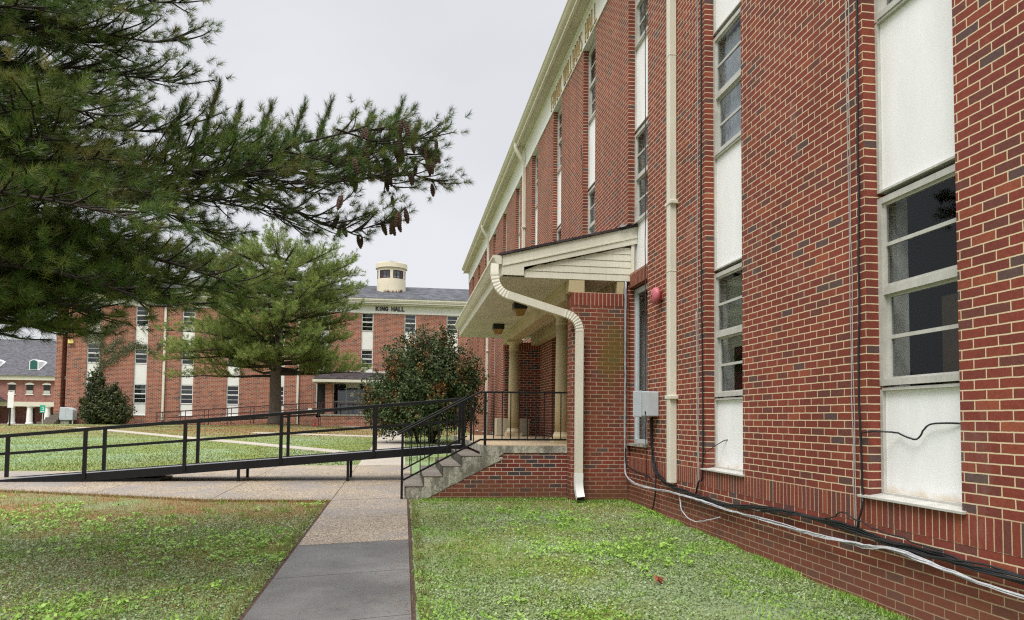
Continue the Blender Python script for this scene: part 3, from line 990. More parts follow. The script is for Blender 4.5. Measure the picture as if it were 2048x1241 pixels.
# columns
def column(cx, cy):
    mb = MB()
    mb.lathe([(0.142, 0.20), (0.139, 0.9), (0.133, 1.6), (0.124, 2.22)], (cx, cy, PZ), 28)
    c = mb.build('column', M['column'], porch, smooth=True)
    b = MB()
    b.box(cx - 0.20, cx + 0.20, cy - 0.20, cy + 0.20, PZ + 0.004, PZ + 0.10)
    b.lathe([(0.19, 0.10), (0.195, 0.13), (0.17, 0.165), (0.158, 0.18), (0.15, 0.215)], (cx, cy, PZ), 28)
    b.build('base', M['column'], c)
    b = MB()
    b.lathe([(0.125, 2.20), (0.145, 2.225), (0.145, 2.245), (0.13, 2.26), (0.13, 2.34), (0.18, 2.385), (0.20, 2.41)], (cx, cy, PZ), 28)
    b.box(cx - 0.215, cx + 0.215, cy - 0.215, cy + 0.215, PZ + 2.41, PZ + 2.46)
    b.build('capital', M['column'], c)
column(2.80, 18.45)
column(2.93, 13.25)
# canopy
CY0, CY1, CXG = 11.62, 20.6, 1.556
mb = MB()
mb.prism([(CXG - 0.02, 4.270), (3.834, 4.855), (3.834, 4.895), (CXG - 0.06, 4.297)], 'y', CY0 - 0.03, CY1 + 0.03)
mb.build('roof', M['shingle_dark'], porch)
for ya, yb in ((CY0, CY0 + 0.03), (CY1 - 0.03, CY1)):
    MB().prism([(CXG, 3.947), (1.914, 3.947), (1.914, 4.09), (3.832, 4.562), (3.832, 4.853), (CXG, 4.268)], 'y', ya, yb).build('rake_board', M['trim'], porch, bevel=0.004)
mb = MB()
mb.prism([(CXG, 4.09), (3.83, 4.66), (3.83, 4.68), (CXG, 4.11)], 'y', CY0 - 0.014, CY0 - 0.001)
mb.build('rake_trim', M['trim'], porch)
# lapped siding in the gable
sd_ = MB()
zs_ = [3.929, 4.043, 4.157, 4.271, 4.385, 4.498, 4.600]
for a, b in zip(zs_[:-1], zs_[1:]):
    def xat(z):
        return max(1.92, 1.914 + (z - 4.09) / (4.562 - 4.09) * (3.834 - 1.914))
    sd_.prism([(xat(a + 0.02), a), (3.735, a), (3.735, b), (xat(b), b)], 'y', CY0 + 0.055, CY0 + 0.075) if xat(b) < 3.63 else None
    x0 = xat(a + 0.02)
    if x0 < 3.63:
        vs = [(x0, CY0 + 0.043, a), (3.735, CY0 + 0.043, a), (3.735, CY0 + 0.052, b - 0.004), (min(xat(b), 3.68), CY0 + 0.052, b - 0.004), (x0, CY0 + 0.054, a + 0.001), (3.735, CY0 + 0.054, a + 0.001)]
        sd_.add(vs, [(0, 1, 2, 3), (0, 4, 5, 1)])
sd_.box(3.735, 3.79, CY0 + 0.02, CY0 + 0.05, 3.929, 4.545)
sd_.build('gable_siding', M['trim'], porch)
MB().box(CXG + 0.02, WX - 0.003, CY0 + 0.076, CY1 - 0.032, 3.924, 3.942).build('soffit', M['soffit'], porch)
mb = MB()
mb.prism([(CXG - 0.012, 3.945), (CXG + 0.018, 3.945), (CXG + 0.018, 4.256), (CXG - 0.012, 4.256)], 'y', CY0 + 0.032, CY1 - 0.032)
mb.build('fascia', M['trim'], porch)
mb = MB()
mb.prism([(CXG - 0.014, 4.121), (CXG - 0.078, 4.121), (CXG - 0.114, 4.163), (CXG - 0.13, 4.215), (CXG - 0.16, 4.23), (CXG - 0.16, 4.261), (CXG - 0.014, 4.261)], 'y', CY0 - 0.01, CY1 + 0.01)
mb.build('gutter', M['trim'], porch)
# beams under the soffit
mb = MB()
mb.box(2.66, 2.96, PY0 + 0.305, PY1 - 0.31, 3.626, 3.922)
mb.box(2.68, 2.94, PY0 + 0.02, PY0 + 0.303, 3.72, 3.922)
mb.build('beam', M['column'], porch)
mb = MB()
mb.box(3.45, 3.66, PY0 + 0.305, PY1 - 0.31, 3.626, 3.922)
mb.box(3.50, 3.62, PY0 + 0.02, PY0 + 0.303, 3.72, 3.922)
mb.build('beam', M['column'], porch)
# downspout with crimped elbows
def bez(a, b, c, n):
    a, b, c = Vector(a), Vector(b), Vector(c)
    return [a.lerp(b, i / n).lerp(b.lerp(c, i / n), i / n) for i in range(n + 1)]
pts = [Vector((1.432, 11.66, 4.115))]
scl = [1.0]
e1 = bez((1.425, 11.62, 3.97), (1.43, 11.59, 3.665), (1.67, 11.565, 3.60), 18)
e2 = bez((2.57, 11.55, 3.34), (2.82, 11.535, 3.28), (2.825, 11.54, 3.03), 18)
e3 = bez((2.825, 11.54, 0.60), (2.825, 11.54, 0.47), (2.84, 11.45, 0.345), 8)
for e in (e1, e2, e3):
    for i, p in enumerate(e):
        pts.append(p)
        scl.append(1.0 if i in (0, len(e) - 1) else (1.07 if i % 2 else 0.95))
mb = MB()
mb.sweep(pts, 0.122, 0.095, scl)
ds = mb.build('downspout', M['trim'], porch)
mb = MB()
mb.sweep([Vector((2.825, 11.54, 0.74))] + e3, 0.131, 0.102)
mb.build('outlet', M['white_paint'], ds)
te = (e3[-1] - e3[-2]).normalized()
MB().sweep([e3[-1] - te * 0.01, e3[-1] + te * 0.004], 0.118, 0.085).build('mouth_shade', M['dark'], ds)  # dark plug on the closed spout end stands for the shade inside
mb = MB()
for i in range(7):
    a = i * 0.9
    mb.add([(3.48 + 0.05 * i, 11.54 + 0.02 * math.sin(a), 4.815 + 0.012 * i + 0.02 * math.cos(2 * a)), (3.48 + 0.05 * i, 11.80, 4.85 + 0.012 * i + 0.01 * math.sin(3 * a)),
            (3.53 + 0.05 * i, 11.80, 4.865 + 0.012 * i + 0.02 * math.sin(a)), (3.53 + 0.05 * i, 11.52 - 0.02 * math.sin(2 * a), 4.845 + 0.012 * i + 0.03 * math.cos(a))], [(0, 1, 2, 3)])
mb.build('flashing', M['flash'], porch)
# ceiling lights
def ceil_light(y, lab):
    t = thing('ceiling_light', (2.27, y, 3.924), lab, 'ceiling light', 'lights under the porch canopy')
    mb = MB()
    mb.box(2.135, 2.405, y - 0.135, y + 0.135, 3.795, 3.923)
    mb.build('housing', M['dark'], t, bevel=0.015)
    vs = []
    for (h_, z_) in ((0.12, 3.793), (0.078, 3.675)):
        vs += [(2.27 - h_, y - h_, z_), (2.27 + h_, y - h_, z_), (2.27 + h_, y + h_, z_), (2.27 - h_, y + h_, z_)]
    MB().add(vs, [(0, 1, 5, 4), (1, 2, 6, 5), (2, 3, 7, 6), (3, 0, 4, 7), (4, 5, 6, 7)]).build('shade', M['amber'], t)
ceil_light(14.27, 'black square ceiling light with amber shade, the one nearer the bent downspout')
ceil_light(17.58, 'black square ceiling light with amber shade, the one nearer the round column')
# stone planter behind the column
t = thing('stone_block', (2.75, 18.95, PZ), 'pale veined stone block standing on the porch floor behind the round column', 'stone block')
MB().box(2.42, 3.32, 18.98, 19.30, PZ + 0.004, PZ + 0.46).build('slab', M['stone'], t, bevel=0.02)
t2 = MB().box(2.86, 3.50, 11.22, 11.60, 0.22, 0.262).build('splash_block', M['soil'])
tag(t2, 'dark low splash block in the grass below the porch downspout', 'splash block')
del t2

# ------------------------------------------------------------------ iron railings on the steps
def stair_railing(y, label, full):
    t = thing('stair_railing', (0.02, y, 0.3), label, 'railing')
    T0, T1, T2 = Vector((-0.09, y, 1.325)), Vector((1.26, y, 2.045)), Vector((2.72, y, 2.06))
    B0, B1, B2 = Vector((0.02, y, 0.60)), Vector((1.27, y, 1.262)), Vector((2.72, y, 1.268))
    if not full:
        T1 = Vector((1.26, y, 2.045)); T2 = Vector((1.30, y, 2.05))
    mb = MB()
    mb.bar(T0, T1, 0.045, 0.03)
    if full:
        mb.bar(T1 - Vector((0.02, 0, 0)), T2, 0.0455, 0.0305)
    mb.build('top_rail', M['black'], t, bevel=0.005)
    mb = MB()
    mb.bar(B0, B1, 0.026, 0.03)
    if full:
        mb.bar(B1 - Vector((0.015, 0, 0)), B2, 0.0265, 0.0305)
    mb.build('bottom_rail', M['black'], t)
    MB().bar((0.0, y, 0.28), (0.0, y, 1.365), 0.04).build('post', M['black'], t)
    MB().bar((1.345, y, PZ), (1.345, y, 2.035), 0.042).build('post', M['black'], t)
    n = 9
    for i in range(1, n):
        x = 0.0 + 1.30 * i / n
        f = (x + 0.09) / 1.35
        zt = 1.325 + 0.72 * f - 0.02
        zb_ = 0.60 + 0.662 * (x - 0.02) / 1.25
        MB().bar((x, y, zb_), (x, y, zt), 0.016).build('baluster', M['black'], t)
    if full:
        x = 1.345 + 0.142
        while x < 2.68:
            MB().bar((x, y, 1.265), (x, y, 2.048), 0.016).build('baluster', M['black'], t)
            x += 0.142
stair_railing(SY + 0.03, 'black iron railing on the near side of the steps, running level along the porch edge', True)
stair_railing(14.50, 'black iron railing on the far side of the steps, beside the ramp', False)

# ------------------------------------------------------------------ access ramp
def ramp_z(x):
    return 1.07 + 0.081 * (x - 1.2)
ramp = thing('access_ramp', (-3, 15.1, 0.33), 'long black steel wheelchair ramp with two rail handrails rising to the near porch', 'ramp')
RY0, RY1 = 14.70, 15.62
XA, XB = -8.3, 1.26
MB().prism([(XA, ramp_z(XA) - 0.05), (XB, ramp_z(XB) - 0.05), (XB, ramp_z(XB) - 0.004), (XA, ramp_z(XA) - 0.004)], 'y', RY0 + 0.021, RY1 - 0.021).build('deck', flat_mat('worn_ramp_deck', (0.16, 0.16, 0.165), 0.55, 0.25, 4), ramp)
for yy in (RY0, RY1 - 0.02):
    mb = MB()
    mb.prism([(XA, ramp_z(XA) - 0.14), (XB, ramp_z(XB) - 0.14), (XB, ramp_z(XB) + 0.012), (XA, ramp_z(XA) + 0.012)], 'y', yy, yy + 0.02)
    mb.build('edge_channel', M['black'], ramp)
MB().box(-6.6, -4.55, RY0 + 0.05, RY1 - 0.1, 0.24, 0.41).build('support_beam', M['black'], ramp)
for x in (-1.055, -3.12):
    for yy in (RY0 + 0.03, RY1 - 0.05):
        MB().bar((x, yy, float(gz(x, yy))), (x, yy, ramp_z(x) - 0.05), 0.05).build('leg', M['black'], ramp)
for yy, nm in ((RY0 + 0.01, 0), (RY1 - 0.01, 1)):
    def zr(x): return 1.335 + 0.0945 * (x + 5.88)
    def zm(x): return 0.86 + 0.082 * (x + 7.33)
    mb = MB()
    mb.bar((XA + 0.4, yy, zr(XA + 0.4)), (1.24, yy, zr(1.24)), 0.05)
    hr = mb.build('top_rail', M['black'], ramp, bevel=0.005)
    MB().bar((XA + 0.4, yy + 0.001, zm(XA + 0.4)), (1.22, yy + 0.001, zm(1.22)), 0.044).build('mid_rail', M['black'], ramp)
    for x in (-7.65, -5.88, -4.11, -2.34, -0.56, 1.20):
        MB().bar((x, yy - 0.002, ramp_z(x) - 0.08), (x, yy - 0.002, zr(x) - 0.02), 0.058).build('post', M['black'], ramp)

# ------------------------------------------------------------------ things on the near wall
def wobble(path, amp, rng, n=6):
    out = []
    P_ = [Vector(p) for p in path]
    for i in range(len(P_) - 1):
        for j in range(n):
            t = j / n
            p0 = P_[max(i - 1, 0)]; p1 = P_[i]; p2 = P_[i + 1]; p3 = P_[min(i + 2, len(P_) - 1)]
            q = 0.5 * ((2 * p1) + (p2 - p0) * t + (2 * p0 - 5 * p1 + 4 * p2 - p3) * t * t + (3 * p1 - p0 - 3 * p2 + p3) * t ** 3)
            out.append(q + Vector((rng.uniform(-amp, 0.3 * amp), rng.uniform(-amp, amp), rng.uniform(-amp, amp))))
    out.append(P_[-1])
    return out
cbx = WX - 0.045
gray = [(11.60, 3.9), (11.60, 2.5), (11.62, 1.5), (11.62, 0.95), (11.56, 0.72), (11.1, 0.62), (10.48, 0.60), (9.57, 0.63), (8.64, 0.63), (7.67, 0.61), (6.7, 0.61), (5.93, 0.615), (5.34, 0.635), (4.96, 0.66), (4.46, 0.615), (3.87, 0.59), (2.6, 0.58), (0.5, 0.6)]
blk = [(10.40, 1.64), (10.37, 1.25), (10.28, 0.92), (9.86, 0.74), (9.2, 0.68), (8.64, 0.66), (8.06, 0.655), (6.99, 0.72), (6.33, 0.735), (5.57, 0.735), (5.07, 0.70), (4.46, 0.685), (3.87, 0.67), (2.6, 0.66), (0.5, 0.68)]
def strands(path, n, r, spread, rng, xoff=0.0, tight=None):
    mb = MB()
    base = wobble([(cbx + xoff, y, z) for y, z in path], 0.004, rng, 7)
    for j in range(n):
        ph = rng.uniform(0, 6.28)
        rr_ = spread * math.sqrt(rng.random())
        f = rng.uniform(0.12, 0.3)
        pts = []
        for i, p in enumerate(base):
            a = ph + i * f
            k = 0.75 + 0.35 * math.sin(i * 0.37 + ph)
            pts.append(p + Vector((math.sin(a) * rr_ * 0.6, 0, math.cos(a) * rr_ * k)))
        mb.tube(pts, r, 5)
    return mb
r_ = random.Random(7)
o = strands(blk, 11, 0.0075, 0.036, r_).build('cable_bundle', M['cable_black'], smooth=True)
tag(o, 'thick bundle of black cables sagging along the foot of the near brick wall', 'cables')
mb = strands(gray, 8, 0.0055, 0.021, r_, -0.03)
# ties round the bundle
o = mb.build('cable_bundle', M['cable_gray'], smooth=True)
tag(o, 'bundle of pale grey cables tied along the wall below the black one', 'cables')
def wire(name, path, r, mat, label, cat='cable', amp=0.006, n=5, group=None, sides=6):
    mb = MB()
    for q in (path if isinstance(path[0], list) else [path]):
        mb.tube(wobble(q, amp, r_, n), r, sides)
    o = mb.build(name, mat, smooth=True)
    return tag(o, label, cat, group)
wx = WX - 0.018
wire('wall_cable', [(wx, 5.47, 9.3), (wx, 5.44, 7), (wx, 5.42, 5), (wx, 5.43, 3.2), (wx - 0.01, 5.44, 2.0), (wx, 5.43, 1.1), (wx - 0.02, 5.40, 0.95), (wx - 0.03, 5.46, 0.75)], 0.010, M['cable_black'], 'black cable hanging down the corner of the brick pier left of the nearest window')
wire('wall_cable', [[(wx, 5.53, 9.3), (wx, 5.52, 6), (wx - 0.01, 5.52, 4.1), (wx, 5.53, 2.5), (wx, 5.51, 0.62)], [(wx, 5.56, 9.3), (wx - 0.012, 5.55, 5), (wx, 5.56, 3.9), (wx, 5.55, 1.8), (wx, 5.53, 0.62)]], 0.0042, M['cable_white'], 'pair of thin pale wires dropping beside the black cable left of the nearest window')
wire('wall_cable', [(wx, 8.60, 9.3), (wx, 8.60, 6.8), (wx, 8.62, 4), (wx, 8.60, 2.2), (wx, 8.60, 1.0), (wx - 0.02, 8.66, 0.85), (wx - 0.03, 8.75, 0.70)], 0.011, M['cable_black'], 'black cable hanging down the pier beside the second window strip')
wire('wall_cable', [[(wx, 8.74, 9.2), (wx, 8.73, 5.5), (wx, 8.74, 2.2), (wx - 0.01, 8.70, 1.0), (wx - 0.01, 8.76, 0.68)], [(wx, 8.78, 3.0), (wx, 8.77, 1.9), (wx, 8.74, 1.1), (wx - 0.01, 8.82, 0.66)]], 0.006, M['cable_white'], 'thin pale wires dropping beside the second window strip')
wire('wall_cable', [(wx, 10.78, 9.3), (wx, 10.77, 6), (wx, 10.77, 4), (wx, 10.75, 2.2), (wx, 10.72, 1.0), (wx, 10.72, 0.75)], 0.007, M['maroon'], 'dark cable down the brick edge between the alarm bell and the tall side window')
wire('wall_cable', [[(WX - 0.09, PY0 - 0.03, 3.8), (WX - 0.08, PY0 - 0.03, 2.4), (WX - 0.07, PY0 - 0.02, 1.1), (WX - 0.06, 11.45, 0.85), (WX - 0.04, 10.9, 0.78), (WX - 0.04, 10.4, 0.74)]], 0.012, M['cable_black'], 'black cable dropping in the corner of the brick wing wall and curving right')
wire('wall_cable', [(wx - 0.02, 10.30, 1.1), (wx - 0.03, 10.22, 0.8), (wx - 0.04, 10.2, 0.55), (wx - 0.06, 10.27, 0.3), (wx - 0.08, 10.4, 0.2)], 0.012, M['cable_black'], 'loose black cable end dangling to the grass under the grey electrical box')
wire('loose_cable', [(WX - 0.03, 5.42, 1.52), (WX - 0.01, 5.30, 1.535), (RECX - 0.03, 5.18, 1.53), (RECX - 0.035, 5.06, 1.50), (RECX - 0.03, 4.94, 1.485), (RECX - 0.03, 4.86, 1.56), (RECX - 0.03, 4.78, 1.60), (RECX - 0.02, 4.62, 1.605), (RECX + 0.01, 4.47, 1.60)], 0.007, M['cable_black'], 'short black cable looping across the nearest white panel', amp=0.002)
wire('loose_cable', [(wx, 8.58, 1.18), (WX - 0.02, 8.45, 1.24), (RECX - 0.03, 8.30, 1.36), (RECX + 0.01, 8.22, 1.385)], 0.006, M['cable_black'], 'short black cable stub across the white panel of the second window strip', amp=0.002)
wire('loose_cable', [(cbx, 9.3, 0.66), (cbx - 0.05, 9.1, 0.45), (cbx - 0.06, 8.7, 0.36), (cbx - 0.05, 8.3, 0.42), (cbx - 0.02, 8.0, 0.50)], 0.007, M['cable_gray'], 'slack grey cable looping below the bundle under the long downspout', amp=0.006)
wire('loose_cable', [(cbx, 6.0, 0.75), (cbx - 0.03, 5.75, 0.80), (cbx - 0.03, 5.6, 0.86), (cbx - 0.03, 5.3, 0.80), (cbx - 0.02, 4.9, 0.76), (cbx - 0.01, 4.5, 0.74)], 0.006, M['cable_black'], 'loose black strand arching above the black bundle under the nearest window', amp=0.008)
wire('loose_cable', [(wx, 14.9, 7.3), (wx - 0.03, 14.85, 7.15), (wx - 0.04, 14.8, 7.35), (wx - 0.05, 14.7, 7.4), (wx - 0.05, 14.7, 7.2), (wx, 14.82, 7.1), (wx, 14.86, 6.5)], 0.004, M['cable_black'], 'tangle of thin wire on the brick above the porch roof', amp=0.012)

bell = thing('alarm_bell', (WX, 10.11, 3.42), 'faded red round fire alarm bell on the brick wall beside the long downspout', 'alarm bell')
mb = MB()
prof = [(0.0005, 0.0), (0.12, 0.0), (0.128, 0.02), (0.122, 0.05), (0.10, 0.075), (0.05, 0.088), (0.0005, 0.09)]
vs = []
nn = 24
for r0, z0 in prof:
    for j in range(nn):
        a = 2 * math.pi * j / nn
        vs.append((WX - 0.06 - z0, 10.11 + r0 * math.cos(a), 3.42 + r0 * math.sin(a)))
fs = [(i * nn + j, i * nn + (j + 1) % nn, (i + 1) * nn + (j + 1) % nn, (i + 1) * nn + j) for i in range(len(prof) - 1) for j in range(nn)]
mb.add(vs, fs)
mb.build('gong', M['bell'], bell, smooth=True)
MB().box(WX - 0.06, WX - 0.002, 10.06, 10.16, 3.35, 3.48).build('mount', M['red_plastic'], bell)
MB().tube([(WX - 0.150, 10.11, 3.42), (WX - 0.156, 10.11, 3.42)], 0.012, 10).build('screw', M['dark'], bell)

ebox = thing('electrical_box', (3.5, 10.3, 1.84), 'pale grey metal electrical box on the brick wall above hanging black cables', 'electrical box')
MB().box(3.435, WX - 0.002, 10.20, 10.56, 1.665, 2.03).build('case', M['box'], ebox, bevel=0.012)
mb = MB().box(3.42, 3.434, 10.19, 10.57, 1.655, 2.04)
mb.build('cover', M['box'], ebox, bevel=0.008)
MB().box(3.48, 3.495, 10.192, 10.199, 1.69, 1.74).build('latch', M['dark'], ebox)

# ------------------------------------------------------------------ far brick hall
KY = 60.0
king = thing('brick_hall', (-10, 63, 0.9), 'three storey brick hall with round cream rooftop lantern and dark frieze lettering', 'building')
K0, KP, KW = -24.15, 3.447, 0.95
NK = 13
KX0, KX1 = -25.55, 24.0
mb = MB()
KR = 0.10
mb.box(KX0, KX1, KY, KY + 0.5, 0.3, 1.60)
edges = [KX0]
for k in range(NK):
    edges += [K0 + KP * k, K0 + KP * k + KW]
edges.append(KX1)
for i in range(0, len(edges), 2):
    mb.box(edges[i], edges[i + 1], KY, KY + 0.5, 1.60, 10.13)
mb.box(KX0, KX0 + 0.4, KY + 0.51, KY + 12.5, 0.3, 10.13)
mb.box(KX1 - 0.4, KX1, KY + 0.51, KY + 12.5, 0.3, 10.13)
mb.box(KX0, KX1, KY + 12.51, KY + 13, 0.3, 10.13)
# stair bay at the left end: projecting fin and recess
mb.box(-26.42, -25.98, KY + 0.2, KY + 8, 0.3, 10.5)
mb.box(-25.975, KX0 - 0.005, KY + 4.0, KY + 4.4, 0.3, 10.5)
mb.build('wall', M['brick_far'], king)
MB().box(-25.97, KX0 - 0.006, KY + 0.8, KY + 3.9, 4.35, 4.55).build('landing', M['frieze'], king)
mb = MB()
for i in range(3):
    mb.bar((-25.96, KY + 0.9, 5.1 + i * 0.27), (-25.57, KY + 0.9, 5.1 + i * 0.27), 0.04)
mb.bar((-25.76, KY + 0.9, 4.55), (-25.76, KY + 0.9, 5.7), 0.05)
mb.build('landing_rail', M['frame'], king)
for i in range(5):
    MB().box(-26.75 + 0.15 * i, -25.56, KY - 1.6 + 0.3 * i, KY - 1.6 + 0.3 * (i + 1) - 0.003 + (0.8 if i == 4 else 0), 0.6, 1.06 + 0.17 * i).build('step', M['tread'], king)
mb = MB()
x = KX0 - 0.03
while x < KX1:
    x1 = min(x + 2.2, KX1 + 0.03)
    mb.box(x + 0.004, x1 - 0.004, KY - 0.03, KY + 0.3, 10.132, 10.78)
    x = x1
mb.build('frieze', M['frieze'], king)
mb = MB()
mb.box(KX0 - 1.0, KX1 + 0.4, KY - 0.42, KY + 0.3, 10.784, 10.84)
mb.box(KX0 - 1.0, KX1 + 0.4, KY - 0.10, KY + 0.3, 10.70, 10.7835)
mb.prism([(KY - 0.46, 10.86), (KY - 0.50, 10.90), (KY - 0.50, 11.0), (KY - 0.56, 11.05), (KY - 0.56, 11.12), (KY - 0.60, 11.14), (KY - 0.60, 11.30), (KY - 0.40, 11.30), (KY - 0.40, 10.86)], 'x', KX0 - 1.0, KX1 + 0.4)
mb.build('cornice', M['trim'], king)
mb = MB()
RA, RB, RC = (KY - 0.64, 11.30), (KY + 6.6, 13.56), (KY + 13.8, 11.30)
mb.add([(KX0 - 1.1, RA[0], RA[1]), (KX1 + 0.5, RA[0], RA[1]), (KX1 - 5.5, RB[0], RB[1]), (KX0 + 5.5, RB[0], RB[1]), (KX0 - 1.1, RC[0], RC[1]), (KX1 + 0.5, RC[0], RC[1])],
       [(0, 1, 2, 3), (4, 3, 2, 5), (0, 3, 4), (1, 5, 2), (0, 4, 5, 1)])
mb.build('roof', M['shingle'], king)
KF = [(2.53, 4.02), (5.62, 7.14), (8.64, 10.125)]
kproto = make_window(KW, 1.5, M['frame_white'], M['glass_far'], king, fr=0.042)
backs = MB()
first = True
rk = random.Random(5)
entr = {5, 6}
for k in range(NK):
    x0 = K0 + KP * k
    for n in range(3):
        if n == 0 and k in entr:
            continue
        o = kproto if first else copy_tree(kproto, king)
        first = False
        o.location = Vector((x0, KY + 0.10, KF[n][0])) - king.location
        t_ = rk.random()
        if (k, n) == (1, 0) or (k, n) == (1, 1):
            add_blind(o, KW, 0.06 if n == 0 else 0.7, 1.44, M['blind'], 0.12)
        elif (k, n) == (0, 1):
            add_blind(o, KW, 0.7, 1.44, M['blind'], 0.12)
        elif n == 2:
            add_blind(o, KW, 0.72, 1.44, M['room'], 0.12, False)
        elif t_ < 0.3:
            add_blind(o, KW, 0.75, 1.44, M['blind'], 0.12)
    backs.box(x0 - 0.3, x0 + KW + 0.3, KY + 0.9, KY + 1.0, 1.0, 10.1)
    for n, (z0, z1) in enumerate([(1.64, 2.51), (4.05, 5.60), (7.16, 8.62)]):
        if k in entr and n == 0:
            continue
        if k in entr and n == 1:
            z0 = 4.8
        p = MB().box(x0 + 0.003, x0 + KW - 0.003, KY + 0.10, KY + 0.2, z0, z1).build('panel', M['frieze'], king)
    if k not in entr:
        MB().box(x0 - 0.05, x0 + KW + 0.05, KY - 0.04, KY + 0.12, 1.602, 1.638).build('sill', M['frame_white'], king)
backs.build('interior', M['dark'], king)
mb = MB()
W_ = text_mesh(MB(), 'KING HALL', lambda u, v, d: (0, 0, 0), 1.0, .17, False, True)
H_ = 0.31
su = 2.36 / (W_ * H_)
off = 0.0
for word in ('KING', 'HALL'):
    mb = MB()
    wl_ = text_mesh(mb, word, lambda u, v, d: (-2.36 + (off + u) * su, KY - 0.031 - d, 10.36 + v), H_, 0.27, False, True)
    mb.build('lettering', M['letter_dark'], king)
    off += wl_ + (GW[' '] + 0.12) * H_
def kspout(x, zb):
    MB().box(x - 0.08, x + 0.08, KY - 0.16, KY - 0.03, zb, 10.8).build('downspout', M['trim'], king)
kspout(-18.47, 1.25)
kspout(-8.36, 1.05)
kspout(5.6, 1.05)
# roof lantern
LC = (-1.22, 64.0, 0)
def arc_wall(mb, r0, r1, a0, a1, z0, z1, n):
    vs = []
    for i in range(n + 1):
        a = a0 + (a1 - a0) * i / n
        for r__ in (r0, r1):
            for z in (z0, z1):
                vs.append((LC[0] + r__ * math.cos(a), LC[1] + r__ * math.sin(a), z))
    fs = []
    for i in range(n):
        b, c = 4 * i, 4 * i + 4
        fs += [(b, c, c + 1, b + 1), (b + 2, b + 3, c + 3, c + 2), (b, b + 2, c + 2, c), (b + 1, c + 1, c + 3, b + 3)]
    fs += [(0, 1, 3, 2), (4 * n, 4 * n + 2, 4 * n + 3, 4 * n + 1)]
    mb.add(vs, fs)
mb = MB()
mb.lathe([(1.24, 12.3), (1.24, 13.62)], LC, 48)
mb.lathe([(1.24, 14.34), (1.24, 14.60)], LC, 48)
for i in range(6):
    ac = math.pi * (-0.5) + 0.03 + i * math.pi / 3
    arc_wall(mb, 1.12, 1.24, ac - 0.10, ac + 0.10, 13.62, 14.34, 3)
lant = mb.build('lantern', M['cream'], king)
mb = MB()
mb.lathe([(1.30, 14.56), (1.37, 14.58), (1.37, 14.98), (1.34, 15.01)], LC, 48)
mb.build('lantern_cap', M['cream'], lant)
MB().lathe([(1.36, 15.012), (0.02, 15.36)], LC, 8, math.pi / 8).build('lantern_roof', M['shingle'], lant)
for i in range(6):
    ac = math.pi * (-0.5) + 0.03 + i * math.pi / 3
    mb = MB()
    for (b0, b1) in ((0.10, 0.16), (0.345, 0.385), (0.655, 0.70), (0.885, 0.945)):
        arc_wall(mb, 1.15, 1.22, ac + b0, ac + b1, 13.62, 14.34, 1)
    arc_wall(mb, 1.15, 1.215, ac + 0.16, ac + 0.885, 13.62, 13.69, 8)
    arc_wall(mb, 1.15, 1.215, ac + 0.16, ac + 0.885, 14.27, 14.34, 8)
    w_ = mb.build('lantern_window', M['maroon'], lant)
    mb = MB()
    arc_wall(mb, 1.17, 1.175, ac + 0.16, ac + 0.885, 13.69, 14.27, 8)
    mb.build('pane', M['glass_far'], w_)
mb = MB()
rl = random.Random(3)
for i in range(90):
    a = -math.pi / 2 + rl.uniform(-0.5, 0.95)
    if rl.random() < 0.25: continue
    h_ = rl.uniform(0.08, 0.30)
    w_ = rl.uniform(0.01, 0.03)
    zb_ = 12.82 + (math.sin(a) * 1.26) * 0.31 + 0.38 - 0.32
    bx, by = LC[0] + 1.27 * math.cos(a), LC[1] + 1.27 * math.sin(a)
    zb_ = 11.30 + (by - (KY - 0.64)) * (2.26 / 7.24)
    mb.add([(bx - w_, by, zb_), (bx + w_, by, zb_), (bx + rl.uniform(-.06, .06), by - 0.02, zb_ + h_)], [(0, 1, 2)])
o = mb.build('dry_weeds', flat_mat('dry_weed', (0.09, 0.045, 0.045), 0.9, 0.4, 9))
tag(o, 'row of dark dry weeds growing at the foot of the round rooftop lantern', 'weeds')
# far entrance: platform, pier, canopy, glazed door front
mb = MB()
mb.box(-6.25, -1.0, KY - 2.6, KY - 0.002, 0.5, 1.74)
mb.build('platform_wall', M['brick_far'], king)
MB().box(-6.30, -0.95, KY - 2.65, KY - 0.003, 1.744, 1.86).build('platform', M['step'], king)
for xa in (-5.98, -1.7):
    MB().box(xa, xa + 0.56, KY - 2.3, KY - 1.9, 1.862, 4.32).build('pier', M['brick_far'], king)
mb = MB()
mb.add([(-6.85, KY - 2.75, 4.58), (-0.75, KY - 2.75, 4.58), (-0.75, KY - 0.004, 5.28), (-6.85, KY - 0.004, 5.28)], [(0, 1, 2, 3)])
mb.prism([(KY - 2.75, 4.54), (KY - 2.75, 4.60), (KY - 0.004, 5.27), (KY - 0.004, 4.54)], 'x', -6.84, -0.76)
mb.build('canopy_roof', M['shingle_dark'], king)
MB().box(-6.9, -0.7, KY - 2.8, KY - 0.005, 4.33, 4.535).build('canopy_fascia', M['trim'], king)
MB().box(-6.6, -1.05, KY - 0.03, KY - 0.004, 5.285, 5.36).build('canopy_flashing', M['white_paint'], king)
mb = MB()
mb.box(-6.9, -1.0, KY - 0.02, KY - 0.003, 1.862, 4.325)
mb.build('entrance_shade', M['dark'], king)  # flat dark sheet on the wall, painted shade for the depth behind the doors
mb = MB()
for xa in (-6.88, -5.56, -4.54, -3.56, -2.52, -1.5):
    mb.box(xa - 0.045, xa + 0.045, KY - 0.10, KY - 0.021, 1.862, 4.325)
for xa, xb in ((-5.5, -4.6), (-4.48, -3.62), (-3.5, -2.58)):
    mb.box(xa, xb, KY - 0.09, KY - 0.022, 2.86, 2.93)
mb.box(-4.48, -3.62, KY - 0.07, KY - 0.022, 4.0, 4.32)
